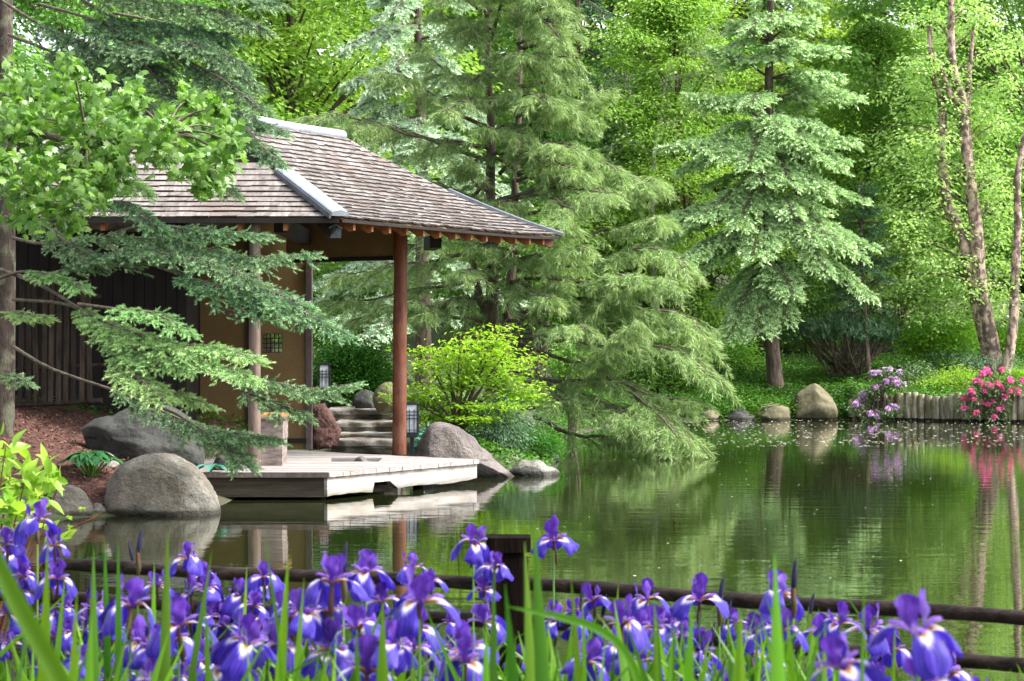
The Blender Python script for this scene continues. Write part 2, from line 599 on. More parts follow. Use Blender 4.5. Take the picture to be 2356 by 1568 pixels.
M['fall'] = petal_mat('iris drooping petal', (.012, .005, .19), (.055, .022, .38), True)
M['standard'] = petal_mat('iris upright petal', (.040, .009, .19), (.115, .032, .36), False)
M['style'] = petal_mat('iris style arm', (.09, .026, .26), (.19, .075, .42), False)


def water_mat():
    m, N, L, out = new_mat('pond water')
    tc = N.new('ShaderNodeTexCoord')
    hs = []
    for sc, st, dist in (((1.1, 3.8, 1), .6, .0036), ((6, 22, 1), .5, .0007)):
        mp = N.new('ShaderNodeMapping')
        mp.inputs['Scale'].default_value = sc
        L.new(tc.outputs['Object'], mp.inputs['Vector'])
        nz = N.new('ShaderNodeTexNoise')
        nz.inputs['Scale'].default_value = 1
        nz.inputs['Detail'].default_value = 1.5
        L.new(mp.outputs[0], nz.inputs['Vector'])
        bp = N.new('ShaderNodeBump')
        bp.inputs['Strength'].default_value = st
        bp.inputs['Distance'].default_value = dist
        L.new(nz.outputs['Fac'], bp.inputs['Height'])
        if hs:
            L.new(hs[-1].outputs[0], bp.inputs['Normal'])
        hs.append(bp)
    pb = N.new('ShaderNodeBsdfPrincipled')
    pb.inputs['Base Color'].default_value = (.011, .015, .004, 1)
    pb.inputs['Roughness'].default_value = .012
    pb.inputs['IOR'].default_value = 1.6
    pb.inputs['Specular IOR Level'].default_value = 1.0
    L.new(hs[-1].outputs[0], pb.inputs['Normal'])
    L.new(pb.outputs[0], out.inputs['Surface'])
    return m


M['water'] = water_mat()


def ground_mat():
    m, N, L, out = new_mat('garden soil and moss')
    tc = N.new('ShaderNodeTexCoord')
    nz = N.new('ShaderNodeTexNoise')
    nz.inputs['Scale'].default_value = 1.3
    nz.inputs['Detail'].default_value = 8
    L.new(tc.outputs['Object'], nz.inputs['Vector'])
    cr = N.new('ShaderNodeValToRGB')
    cr.color_ramp.elements[0].color = (.035, .026, .016, 1)
    cr.color_ramp.elements[0].position = .35
    cr.color_ramp.elements[1].color = (.045, .075, .018, 1)
    cr.color_ramp.elements[1].position = .62
    L.new(nz.outputs['Fac'], cr.inputs['Fac'])
    n2 = N.new('ShaderNodeTexNoise')
    n2.inputs['Scale'].default_value = 24
    n2.inputs['Detail'].default_value = 5
    L.new(tc.outputs['Object'], n2.inputs['Vector'])
    bp = N.new('ShaderNodeBump')
    bp.inputs['Strength'].default_value = .8
    bp.inputs['Distance'].default_value = .03
    L.new(n2.outputs['Fac'], bp.inputs['Height'])
    pb = N.new('ShaderNodeBsdfPrincipled')
    pb.inputs['Roughness'].default_value = .95
    L.new(cr.outputs[0], pb.inputs['Base Color'])
    L.new(bp.outputs[0], pb.inputs['Normal'])
    L.new(pb.outputs[0], out.inputs['Surface'])
    return m


M['ground'] = ground_mat()

# ------------------------------------------------------------------ terrain and pond
POND = np.array([(-2.7, 9.2), (-3.3, 12), (-3.9, 14.5), (-4.25, 17.2), (-3.96, 18.9), (-3.1, 19.6), (-2.7, 20.6), (-2.7, 23.4), (-1.3, 25.4),
                 (-.2, 24.9), (.45, 25.7), (.62, 28.9), (.85, 34.8), (1.8, 40), (3.3, 43), (6.8, 43.45), (9.85, 41.95),
                 (14, 39.5), (22, 32), (24, 18), (16, 9.5), (6, 8.5), (0, 8.3)])


def pond_dist(x, y):
    """signed distance to the shore, + on land"""
    x, y = np.asarray(x, float), np.asarray(y, float)
    A = POND
    B = np.roll(POND, -1, axis=0)
    dmin = np.full(x.shape, 1e9)
    inside = np.zeros(x.shape, bool)
    for (ax, ay), (bx, by) in zip(A, B):
        ex, ey = bx - ax, by - ay
        t = np.clip(((x - ax) * ex + (y - ay) * ey) / (ex * ex + ey * ey), 0, 1)
        dmin = np.minimum(dmin, np.hypot(x - ax - t * ex, y - ay - t * ey))
        c = ((ay > y) != (by > y)) & (x < (bx - ax) * (y - ay) / (by - ay + 1e-12) + ax)
        inside ^= c
    return np.where(inside, -dmin, dmin)


def height(x, y):
    x, y = np.asarray(x, float), np.asarray(y, float)
    d = pond_dist(x, y)
    up = 1.3 * (1 - np.exp(-np.maximum(d, 0) / 5)) + .02 * np.maximum(d, 0)
    lf = (x < -3.0) & (y > 17) & (y < 32)
    up = np.where(lf, up * 1.35, up)
    near = np.clip((13 - y) / 3, 0, 1)
    up = up * (1 - near) + np.minimum(up, .30) * near
    back = np.maximum(y - 52, 0) * .13
    pal = (x > 6.9) & (y > 35)
    up = np.where(pal, np.maximum(up, np.clip((d - .05) / .15, 0, 1) * .42 + .05 * np.maximum(d, 0)), up)
    pth = (x > -2.7) & (x < -.75) & (y > 25) & (y < 31)
    up = np.where(pth, np.minimum(up, np.clip((y - 26) * .13, .02, .5)), up)
    und = np.where(d < 0, np.maximum(-.9, d * .5), 0)
    w = .03 * np.sin(x * 2.1 + y * .7) * np.sin(y * 1.7 - x * .9) * np.clip(d, 0, 1)
    return np.where(d > 0, up + back + w, und)


def hz(x, y):
    return float(height(np.array([x]), np.array([y]))[0])


def build_ground():
    xs = np.concatenate([np.linspace(-160, -14, 14), np.linspace(-13, 16, 146), np.linspace(18, 160, 14)])
    ys = np.concatenate([np.linspace(-40, 4, 10), np.linspace(5, 52, 236), np.linspace(54, 260, 26)])
    X, Y = np.meshgrid(xs, ys)
    Z = height(X.ravel(), Y.ravel()).reshape(X.shape)
    V = np.stack([X, Y, Z], -1).reshape(-1, 3)
    nx, ny = len(xs), len(ys)
    i = (np.arange(ny - 1)[:, None] * nx + np.arange(nx - 1)[None, :]).ravel()
    f = np.stack([i, i + 1, i + nx + 1, i + nx], -1)
    mb = MB()
    mb.add(V, f, .5, 0, True)
    tag(mb.build('ground', M['ground']), None, None, kind='structure')
    mw = MB()
    mw.add([[-6, 6, 0], [30, 6, 0], [30, 46, 0], [-6, 46, 0]], [[0, 1, 2, 3]])
    tag(mw.build('water', M['water']), None, None, kind='structure')


build_ground()


def mulch_bed():
    """bark chip bed on the left bank, one sheet of loose chips over the soil"""
    rng = np.random.default_rng(5)
    mb = MB()
    xs = np.linspace(-7, -3.2, 60)
    ys = np.linspace(19.3, 26, 60)
    X, Y = np.meshgrid(xs, ys)
    Z = height(X.ravel(), Y.ravel()).reshape(X.shape) + .03
    Z += .012 * rng.normal(size=Z.shape)
    V = np.stack([X, Y, Z], -1).reshape(-1, 3)
    i = (np.arange(59)[:, None] * 60 + np.arange(59)[None, :]).ravel()
    mb.add(V, np.stack([i, i + 1, i + 61, i + 60], -1), .5, 0, True)
    n = 9000
    x = rng.uniform(-6.2, -3.1, n)
    y = rng.uniform(19.2, 24, n)
    k = pond_dist(x, y) > .05
    x, y = x[k], y[k]
    c = np.stack([x, y, height(x, y) + .045], -1)
    d = rng.normal(size=c.shape) * [1, 1, .35]
    leaves(mb, c, d, rng.normal(size=c.shape) * [.4, .4, .1] + [0, 0, 1], rng.uniform(.02, .05, len(c)), .018, rng.random(len(c)), 1, 0)
    chip = noise_mat('bark chips', (.06, .03, .022), (.26, .13, .09), 9, .9, 0, 0, tint=True)
    tag(mb.build('mulch', [M['mulch'], chip]), 'brown bark mulch spread on the bank behind the boulders', 'mulch', kind='stuff')


mulch_bed()


# ------------------------------------------------------------------ rocks
def icosphere(sub):
    t = (1 + 5 ** .5) / 2
    v = [(-1, t, 0), (1, t, 0), (-1, -t, 0), (1, -t, 0), (0, -1, t), (0, 1, t), (0, -1, -t), (0, 1, -t), (t, 0, -1), (t, 0, 1), (-t, 0, -1), (-t, 0, 1)]
    f = [(0, 11, 5), (0, 5, 1), (0, 1, 7), (0, 7, 10), (0, 10, 11), (1, 5, 9), (5, 11, 4), (11, 10, 2), (10, 7, 6), (7, 1, 8), (3, 9, 4), (3, 4, 2), (3, 2, 6), (3, 6, 8), (3, 8, 9), (4, 9, 5), (2, 4, 11), (6, 2, 10), (8, 6, 7), (9, 8, 1)]
    v = [np.array(q, float) / np.linalg.norm(q) for q in v]
    for _ in range(sub):
        cache, nf = {}, []

        def mid(a, b):
            k = (min(a, b), max(a, b))
            if k not in cache:
                q = v[a] + v[b]
                v.append(q / np.linalg.norm(q))
                cache[k] = len(v) - 1
            return cache[k]
        for a, b, c in f:
            x, y, z = mid(a, b), mid(b, c), mid(c, a)
            nf += [(a, x, z), (b, y, x), (c, z, y), (x, y, z)]
        f = nf
    return np.array(v), np.array(f)


ICO = {k: icosphere(k) for k in (1, 2, 3, 4, 5)}


def rock(name, pts, D, depth, mat, label, group=None, seed=0, amp=.06, sub=4, facet=0.0, planes=8):
    """a boulder whose silhouette passes through the view points pts; depth = its thickness in metres"""
    p = np.array([P(x, y, D)[[0, 2]] for x, y in pts])
    c = p.mean(0)
    q = p - c
    ang = np.arctan2(q[:, 1], q[:, 0])
    r = np.hypot(q[:, 0], q[:, 1])
    o = np.argsort(ang)
    ang, r = ang[o], r[o]
    ang = np.concatenate([ang - 2 * PI, ang, ang + 2 * PI])
    r = np.tile(r, 3)
    v, f = ICO[sub]
    th = np.arctan2(v[:, 2], v[:, 0])
    rr = np.interp(th, ang, r)
    rho = np.hypot(v[:, 0], v[:, 2])
    prof = rho ** .7
    x = c[0] + np.cos(th) * rr * prof
    z = c[1] + np.sin(th) * rr * prof
    y = D + v[:, 1] * depth / 2 * (1.0 - .15 * (z > c[1]))
    V = np.stack([x, y, z], -1)
    size = r.mean()
    n = vnoise(V, 1.1 / size, seed) * .22 + vnoise(V, 2.7 / size, seed + 1) * .3 + vnoise(V, 6 / size, seed + 2) * .22 + vnoise(V, 14 / size, seed + 4) * .14
    ctr = np.array([c[0], D, c[1]])
    rg = np.random.default_rng(seed)
    for _ in range(planes):
        q = rg.normal(size=3) * [.7, 1, .8]
        q[1] = -abs(q[1])
        q = nrm(q)
        h = (V - ctr) @ q
        lim = h.max() * rg.uniform(.74, .93)
        V = V - q * (np.maximum(h - lim, 0) * .85)[:, None]
    if facet:
        n = np.round(n * 3) / 3 * facet + n * (1 - facet)
    V = V + nrm(V - ctr) * (n * amp * size * 2)[:, None]
    base = [float(c[0]), float(D), float(max(V[:, 2].min(), 0))]
    mb = MB()
    mb.add(V - base, f, .5, 0, True)
    ob = mb.build(name, M[mat], None)
    ob.location = base
    tag(ob, label, 'rock', group)
    return ob


RK = 'boulders along the pond edge'
rock('boulder', [(243, 1160), (252, 1110), (275, 1075), (310, 1055), (360, 1046), (420, 1055), (460, 1085), (490, 1130), (508, 1190), (460, 1215), (370, 1222), (280, 1215), (246, 1195)], 19.6, .95, 'rock_warm',
     'big rounded grey boulder with pale lichen standing in the water left of the deck', RK, 3, .05, 5)
rock('boulder', [(180, 1000), (200, 975), (260, 958), (320, 938), (350, 932), (420, 950), (455, 985), (470, 1040), (465, 1085), (400, 1100), (300, 1100), (220, 1070), (185, 1040)], 21.3, .9, 'rock_dark',
     'large dark smooth boulder lying behind the rounded grey one', RK, 8, .04, 5)
rock('boulder', [(120, 1150), (130, 1125), (165, 1118), (200, 1145), (212, 1185), (200, 1215), (150, 1222), (118, 1210)], 19.2, .5, 'rock_warm',
     'mossy low boulder at the waterline near the lower left corner', RK, 12, .05)
rock('stone', [(207, 1180), (215, 1160), (235, 1158), (246, 1180), (240, 1200), (212, 1200)], 19.3, .16, 'rock_grey',
     'small grey stone wedged between the mossy boulder and the big rounded one', RK, 13, .05, 3)
rock('stone', [(205, 1060), (222, 1040), (245, 1040), (268, 1060), (278, 1085), (240, 1100), (210, 1090)], 20.6, .3, 'rock_grey',
     'small grey stone behind the hosta and below the dark boulder', RK, 14, .05, 3)
rock('stone', [(490, 1085), (500, 1050), (530, 1055), (560, 1078), (565, 1095), (500, 1105)], 21.6, .3, 'rock_dark',
     'low dark stone beside the left end of the deck', RK, 15, .05, 3)
rock('boulder', [(703, 990), (704, 950), (722, 932), (748, 932), (772, 955), (781, 1000), (770, 1035), (740, 1050), (706, 1045)], 26.1, .5, 'rock_brown',
     'upright pitted red brown boulder beside the open doorway', RK, 17, .11, 5)
rock('boulder', [(958, 1040), (975, 1000), (990, 978), (1012, 972), (1045, 980), (1075, 998), (1105, 1028), (1135, 1058), (1160, 1078), (1185, 1098), (1180, 1125), (1100, 1140), (1030, 1140), (960, 1130), (950, 1080)], 25.0, 1.0, 'rock_purple',
     'large slanting violet grey boulder just right of the deck', RK, 21, .04, 5, 0, 3)
rock('stone', [(1172, 1085), (1185, 1068), (1220, 1062), (1258, 1072), (1290, 1088), (1260, 1103), (1200, 1104)], 25.2, .55, 'rock_grey',
     'flat grey stone half sunk in the pond at the foot of the slanting boulder', RK, 23, .04)
rock('stone', [(1150, 1070), (1155, 1052), (1185, 1047), (1203, 1060), (1195, 1080), (1160, 1085)], 26.4, .3, 'rock_warm',
     'small squat stone with a dark hollow behind the flat one', RK, 24, .08, 3)
rock('boulder', [(860, 930), (868, 895), (890, 880), (915, 885), (925, 920), (915, 945), (870, 948)], 28.5, .5, 'rock_olive',
     'rounded tan boulder behind the red brown post', RK, 26, .05)
rock('boulder', [(808, 928), (820, 905), (850, 900), (868, 915), (872, 940), (820, 945)], 29.2, .4, 'rock_dark',
     'dark boulder under the hedge left of the tan one', RK, 27, .05, 3)
rock('boulder', [(1818, 950), (1828, 915), (1850, 895), (1878, 882), (1898, 893), (1918, 925), (1926, 965), (1920, 985), (1830, 985)], 43.6, .9, 'rock_olive',
     'tall pointed olive brown boulder on the far shore', RK, 31, .025)
rock('boulder', [(1738, 962), (1748, 940), (1780, 930), (1810, 935), (1826, 955), (1822, 978), (1745, 978)], 43.4, .7, 'rock_olive',
     'low domed boulder touching the tall pointed one on the far shore', RK, 32, .03)
rock('stone', [(1608, 955), (1625, 945), (1650, 948), (1658, 960), (1650, 972), (1612, 970)], 43.2, .4, 'rock_olive',
     'small low stone at the left end of the far shore rocks', RK, 33, .05, 3)
rock('stone', [(1665, 962), (1680, 952), (1720, 950), (1742, 960), (1738, 974), (1668, 974)], 43.3, .4, 'rock_dark',
     'low dark stones strip between the small stone and the domed boulder', RK, 34, .08, 3)
rock('stone', [(1215, 1052), (1240, 1035), (1275, 1040), (1290, 1055), (1275, 1066), (1225, 1066)], 28.4, .4, 'rock_dark',
     'dark wet stone under the creeping juniper at the water', RK, 35, .08, 3)


# stone steps
def step(pts, D0, D1, thick, mat, label, seed):
    """rough slab: pts = (left px, right px, py of the top front edge)"""
    l, r, y = pts
    a, b = P(l, y, D0), P(r, y, D0)
    z = a[2]
    mb = MB()
    n, m, k = 40, 10, 5
    rng = np.random.default_rng(seed)
    V, Fc = [], []
    u = np.linspace(0, 1, n)
    rim = vnoise(np.stack([u * 3, u * 0, u * 0 + seed], -1), 1.3) * .05
    for j in range(m):
        for i in range(n):
            V.append([a[0] + (b[0] - a[0]) * u[i], D0 + rim[i] + (D1 - D0) * j / (m - 1), z])
    V = np.array(V)
    V[:, 2] += vnoise(V, 6, seed) * .012
    front = []
    for q in range(1, k + 1):
        fr = V[:n].copy()
        fr[:, 2] = fr[:, 2] - thick * q / k
        fr[:, 1] += vnoise(fr, 7, seed + 3) * .035 + .02 * q / k
        front.append(fr)
    A = np.concatenate(front[::-1] + [V])
    rows = k + m
    i = (np.arange(rows - 1)[:, None] * n + np.arange(n - 1)[None, :]).ravel()
    fq = np.stack([i, i + 1, i + n + 1, i + n], -1)
    row = i // n
    top_rows = row >= (k - 2)
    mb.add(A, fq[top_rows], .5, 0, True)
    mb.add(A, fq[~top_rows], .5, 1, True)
    for s, nm in ((0, 'l'), (n - 1, 'r')):
        col = A[s::n]
        mb.add(np.concatenate([col, [[col[0][0], D1, col[0][2]]]]), [list(range(rows + 1)) if s == 0 else list(range(rows + 1))[::-1]])
    o = mb.build('stone_step', [M[mat], M['rock_step']])
    return tag(o, label, 'stone step', 'stone steps behind the deck')


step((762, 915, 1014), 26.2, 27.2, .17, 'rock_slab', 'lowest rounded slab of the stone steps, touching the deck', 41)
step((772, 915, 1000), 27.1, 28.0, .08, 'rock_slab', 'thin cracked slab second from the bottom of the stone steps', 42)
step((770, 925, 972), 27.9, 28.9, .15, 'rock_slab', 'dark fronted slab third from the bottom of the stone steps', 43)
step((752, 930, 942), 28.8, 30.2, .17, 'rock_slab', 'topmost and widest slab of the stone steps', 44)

# ------------------------------------------------------------------ pavilion
ZD = .27          # deck top
pav = empty('garden_pavilion', (-2.6, 24.0, ZD), 'open Japanese garden pavilion with shingled hip and gable roof at the pond', 'pavilion')


def deck():
    root = empty('wooden_deck', (-1.8, 22.5, 0), 'pale weathered wooden deck jutting over the water in front of the pavilion', 'deck')
    C1 = on_plane(759, 1088, ZD)
    C2 = on_plane(1102.6, 1058, ZD)
    rng = np.random.default_rng(2)
    mb = MB()
    ys = np.linspace(C1[1], C2[1], 25)
    hole = (-1.98, -1.42, 23.1, 23.78)
    ys = list(ys) + list(np.arange(C2[1] + .1, 26.3, .1))
    for a, b in zip(ys[:-1], ys[1:]):
        ym = (a + b) / 2
        if ym < C2[1]:
            xr = C1[0] + (C2[0] - C1[0]) * (ym - C1[1]) / (C2[1] - C1[1]) + rng.uniform(-.006, .006)
            xr0 = xr - .028
            xr1 = xr + .028
        else:
            xr = C2[0] - (ym - C2[1]) * 1.1
            xr0 = xr + .05
            xr1 = xr - .05
        xl = -3.25 if ym < 22 else -4.3
        zz = ZD + rng.uniform(-.002, .002)
        t = rng.uniform(.35, .65)
        segs = [(xl, xr0, xr1)]
        if hole[2] < ym < hole[3]:
            segs = [(xl, hole[0], hole[0]), (hole[1], xr0, xr1)]
        for (l, r0, r1) in segs:
            g = .003
            v = [[l, a + g, zz - .045], [r0, a + g, zz - .045], [r1, b - g, zz - .045], [l, b - g, zz - .045],
                 [l, a + g, zz], [r0, a + g, zz], [r1, b - g, zz], [l, b - g, zz]]
            mb.add(v, BOXF, t)
    mb.build('deck_boards', M['deck'], root)
    # pale side fascia with a rotten notch, ragged lower edge
    mf = MB()
    d = nrm(C2 - C1)
    nr = np.array([d[1], -d[0], 0])
    n = 90
    L = np.linalg.norm(C2 - C1)
    s = np.linspace(0, L, n)
    low = .035 + .01 * np.sin(s * 5) + .008 * vnoise(np.stack([s * 6, s * 0, s * 0], -1), 1) + .022 * s / L
    low = np.where((s > .78) & (s < 1.08), .13, low)
    low = np.where((s >= 1.08) & (s < 1.25), .13 - (s - 1.08) * .55, low)
    top = np.full(n, ZD - .05)
    for off, sg in ((-.03, 1), (-.09, -1)):
        o = C1[None, :2] + d[None, :2] * s[:, None] + nr[None, :2] * off
        A = np.stack([o[:, 0], o[:, 1], low], -1)
        B = np.stack([o[:, 0], o[:, 1], top], -1)
        i = np.arange(n - 1)
        f = np.stack([i, i + 1, i + 1 + n, i + n], -1)
        mf.add(np.concatenate([A, B]), f if sg > 0 else f[:, ::-1])
    o1 = C1[None, :2] + d[None, :2] * s[:, None] - nr[None, :2] * .03
    o2 = C1[None, :2] + d[None, :2] * s[:, None] - nr[None, :2] * .09
    i = np.arange(n - 1)
    for zz in (low, top):
        A = np.stack([o1[:, 0], o1[:, 1], zz], -1)
        B = np.stack([o2[:, 0], o2[:, 1], zz], -1)
        mf.add(np.concatenate([A, B]), np.stack([i, i + 1, i + 1 + n, i + n], -1))
    mf.add([[*o1[0], low[0]], [*o2[0], low[0]], [*o2[0], top[0]], [*o1[0], top[0]]], [[0, 1, 2, 3]])
    mf.add([[*o1[-1], low[-1]], [*o2[-1], low[-1]], [*o2[-1], top[-1]], [*o1[-1], top[-1]]], [[0, 1, 2, 3]])
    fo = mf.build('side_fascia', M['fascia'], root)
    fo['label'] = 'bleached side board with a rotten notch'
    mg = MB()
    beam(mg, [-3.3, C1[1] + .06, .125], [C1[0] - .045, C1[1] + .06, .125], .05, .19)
    mg.build('front_fascia', M['fascia_shaded'], root)
    ml = MB()
    beam(ml, [-3.3, C1[1] - .004, ZD - .022], [C1[0] - .01, C1[1] - .004, ZD - .022], .02, .05)
    ml.build('edge_board', M['timber_violet'], root)
    # piles and joists under the deck
    for px_, py_ in ((-1.9, 21.5), (-3.1, 21.5), (-1.0, 23.2), (-2.4, 23.4)):
        mp = MB()
        tube(mp, [[px_, py_, -.6], [px_, py_, .22]], .06)
        mp.build('pile', M['timber_dark'], root)
    mj = MB()
    for k in range(5):
        beam(mj, [-3.2, 21.6 + k * .42, .16], [-1.95 + k * .24, 21.6 + k * .42, .16], .05, .12)
    mj.build('joist', M['timber_dark'], root)
    mh = MB()
    for (a, b) in (((-1.98, 23.1), (-1.42, 23.1)), ((-1.98, 23.78), (-1.42, 23.78)), ((-1.98, 23.1), (-1.98, 23.78)), ((-1.42, 23.1), (-1.42, 23.78))):
        beam(mh, [*a, ZD - .075], [*b, ZD - .075], .02, .05)
    box(mh, (-2.0, 23.05, .1), (-1.4, 23.85, .14))
    mh.build('fire_pit_frame', M['timber_dark'], root)
    rock('stone', [(806, 1064), (815, 1062), (845, 1061), (856, 1064), (850, 1070), (810, 1070)], 23.5, .25, 'rock_purple',
         'flat stone lying inside the square opening in the deck', None, 51, .03, 3)


deck()

# roof coordinates: C corner at the front, DIR along the right eave, NRM in towards the ridge
ZE = 2.78
RC = np.array([-1.735, 21.8])
RD = np.array([.478, .878])
RN = np.array([-.878, .478])
RL = 4.78


def g(s):
    return .47 * s + .089 * s * s


def rp(s, a, dz=0.0):
    q = RC + RD * a + RN * s
    up = .10 * max(0, a / RL - .7) ** 2 * (1 - s / 1.8) * 3 if s < 1.8 else 0
    return np.array([q[0], q[1], ZE + g(s) + dz + up])


def near_a(s):
    return .365 / .964 * s if s < .964 else .365 + (s - .964) * (.85 - .365) / (1.78 - .964)


def far_a(s):
    return RL - 2.0 / 1.78 * s


def shingle(mb, p00, p10, p11, p01, th, t):
    """p00-p10 lower edge, p01-p11 upper edge"""
    p = [np.array(q, float) for q in (p00, p10, p11, p01)]
    up = np.array([0, 0, th])
    lo = [p[0], p[1], p[2] - up * .2, p[3] - up * .2]
    hi = [p[0] + up, p[1] + up, p[2] + up * .8, p[3] + up * .8]
    mb.add(lo + hi, BOXF[[0, 1, 3, 4, 5]], t)
    mb.add(lo + hi, BOXF[[2]], t, 1)  # dark butt faces: course shadow lines and dirt put into the colour


def roof():
    rng = np.random.default_rng(11)
    mb = MB()
    nc = 22
    ss = np.linspace(-.02, 1.78, nc + 1)
    for k in range(nc):
        s0, s1 = ss[k], ss[k + 1] + .03
        a = near_a(max(s0, 0)) + .02
        end = far_a(max(s0, 0)) - .02
        while a < end:
            w = rng.uniform(.07, .14)
            b = min(a + w, end)
            j = rng.uniform(-.010, .010)
            lift = .019 + rng.uniform(0, .010)
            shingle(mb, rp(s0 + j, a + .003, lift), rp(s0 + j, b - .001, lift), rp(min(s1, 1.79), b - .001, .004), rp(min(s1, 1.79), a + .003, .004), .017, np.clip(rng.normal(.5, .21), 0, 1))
            a = b
    # mirrored far slope behind the ridge
    for k in range(nc):
        s0, s1 = ss[k], ss[k + 1] + .03
        for (a0, a1) in [(near_a(max(s0, .0)) + q * .4, near_a(max(s0, 0)) + (q + 1) * .4 - .004) for q in range(12)]:
            if a1 > far_a(max(s0, 0)):
                break

            def mp(s, a, dz):
                q = rp(s, a, dz)
                c2 = RC + RD * a + RN * (3.56 - s)
                return np.array([c2[0], c2[1], q[2]])
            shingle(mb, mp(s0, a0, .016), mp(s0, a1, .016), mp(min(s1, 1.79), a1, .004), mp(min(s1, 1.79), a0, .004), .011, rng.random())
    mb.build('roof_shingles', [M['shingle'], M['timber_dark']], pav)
    # front skirt roof, level courses
    mf = MB()
    T = .90
    nf = 10
    hx = (-2.35 - RC[0]) / .80

    def fz(t):
        return ZE + .56 * t + .12 * t * t
    for k in range(nf):
        t0, t1 = T * k / nf - (.02 if k == 0 else 0), T * (k + 1) / nf + .025
        x = RC[0] + hx * max(t0, 0) - .03
        while x > -6.2:
            w = rng.uniform(.10, .2)
            j = rng.uniform(-.008, .008)
            l = .017 + rng.uniform(0, .007)
            x2 = x - w
            sk = .018
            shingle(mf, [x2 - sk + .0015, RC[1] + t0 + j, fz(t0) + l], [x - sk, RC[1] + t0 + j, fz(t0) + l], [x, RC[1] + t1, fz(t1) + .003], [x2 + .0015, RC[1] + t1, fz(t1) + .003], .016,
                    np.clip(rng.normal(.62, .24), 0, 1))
            x = x2
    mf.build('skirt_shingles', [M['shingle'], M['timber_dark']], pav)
    # sheathing under the shingles and dark drip edges
    ms = MB()
    S = np.linspace(0, 1.78, 8)
    V = []
    for s in S:
        V += [rp(s, near_a(s) + .06, -.012), rp(s, far_a(s), -.012)]
    i = np.arange(7) * 2
    ms.add(V, np.stack([i, i + 1, i + 3, i + 2], -1))
    ms.build('soffit', M['soffit'], pav)
    me = MB()
    A = [rp(-.012, a, -.004) for a in np.linspace(.02, RL - .02, 12)]
    for p, q in zip(A[:-1], A[1:]):
        beam(me, p - [0, 0, .012], q - [0, 0, .012], .03, .03)
    beam(me, [RC[0] + .0, RC[1] - .008, ZE - .02], [-6.2, RC[1] - .008, ZE - .02], .03, .05)
    me.build('eave_edge', M['timber_dark'], pav)
    # thin board along the underside of the right eave
    mt = MB()
    B = [rp(.05, a, -.055) for a in np.linspace(.15, RL - .1, 12)]
    for p, q in zip(B[:-1], B[1:]):
        beam(mt, p + [0, 0, .012], q + [0, 0, .012], .012, .02)
    mt.build('eave_board', M['cedar'], pav)
    # skirt sheathing
    mk = MB()
    tt = np.linspace(0, T, 5)
    V = []
    for t in tt:
        V += [[RC[0] + hx * t, RC[1] + t, fz(t) - .014], [-6.2, RC[1] + t, fz(t) - .014]]
    i = np.arange(4) * 2
    mk.add(V, np.stack([i, i + 1, i + 3, i + 2], -1))
    mk.build('soffit', M['soffit'], pav)
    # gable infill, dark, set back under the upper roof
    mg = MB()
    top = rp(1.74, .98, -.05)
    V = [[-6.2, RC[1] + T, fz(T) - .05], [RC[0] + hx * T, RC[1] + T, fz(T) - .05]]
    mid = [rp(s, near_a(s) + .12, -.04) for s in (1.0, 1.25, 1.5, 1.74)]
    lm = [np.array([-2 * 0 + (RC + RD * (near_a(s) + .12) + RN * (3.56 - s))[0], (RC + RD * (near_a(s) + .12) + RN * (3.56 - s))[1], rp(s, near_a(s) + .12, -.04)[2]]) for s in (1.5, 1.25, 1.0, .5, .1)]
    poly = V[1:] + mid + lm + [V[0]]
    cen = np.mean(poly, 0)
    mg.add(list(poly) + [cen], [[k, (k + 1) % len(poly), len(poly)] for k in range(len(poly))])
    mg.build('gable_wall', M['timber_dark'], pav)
    # metal caps
    mc = MB()
    a, b = np.array([RC[0] + .02, RC[1] - .04, ZE + .055]), np.array([-2.36, 22.60, 3.335])
    d = nrm(b - a)
    sd = nrm(np.cross(d, [0, 0, 1]))
    up = np.cross(sd, d)
    n = 9
    prof = [(-.10, -.035), (-.10, .0), (-.085, .012), (.0, .030), (.085, .012), (.10, 0), (.10, -.035)]
    V = []
    for e in (a, b):
        V += [e + sd * x + up * z for x, z in prof]
    m = len(prof)
    mc.add(V, [[i, i + 1, m + i + 1, m + i] for i in range(m - 1)] + [[m - 1, 0, m, 2 * m - 1]])
    mc.add(V[:m], [list(range(m))])
    mc.add(V[m:], [list(range(m))[::-1]])
    mc.build('hip_cap', M['metal'], pav)
    mu = MB()
    pts = [a - up * .04 + sd * -.113, b - up * .04 + sd * -.113]
    beam(mu, pts[0], pts[1], .02, .05)
    mu.build('hip_flashing', M['metal_dark'], pav)
    mr = MB()
    pts = [rp(s, far_a(s) + .01, .03) for s in np.linspace(-.03, .93, 8)]
    for k in range(7):
        beam(mr, pts[k], pts[k + 1], .10, .035)
    mr.build('hip_cap', M['metal_dark'], pav)
    m2 = MB()
    pts = [rp(s, far_a(s) + .045, .05) for s in np.linspace(-.03, .93, 8)]
    for k in range(7):
        beam(m2, pts[k], pts[k + 1], .03, .02)
    m2.build('hip_flashing', M['metal'], pav)
    mrc = MB()
    r1, r2 = rp(1.78, .62, .03), rp(1.78, 2.80, .03)
    tube(mrc, spline([r1 + [0, 0, .03], (r1 + r2) / 2, r2 + [0, 0, .0]], 10), .062, 12)
    mrc.build('ridge_cap', M['metal'], pav)
    # verge board at the gable end
    mv = MB()
    pts = [rp(s, near_a(s) - .03, -.03) for s in (.92, 1.2, 1.5, 1.78)]
    for k in range(3):
        beam(mv, pts[k] - [0, 0, .03], pts[k + 1] - [0, 0, .03], .05, .14)
    mv.build('verge_board', M['timber_dark'], pav)
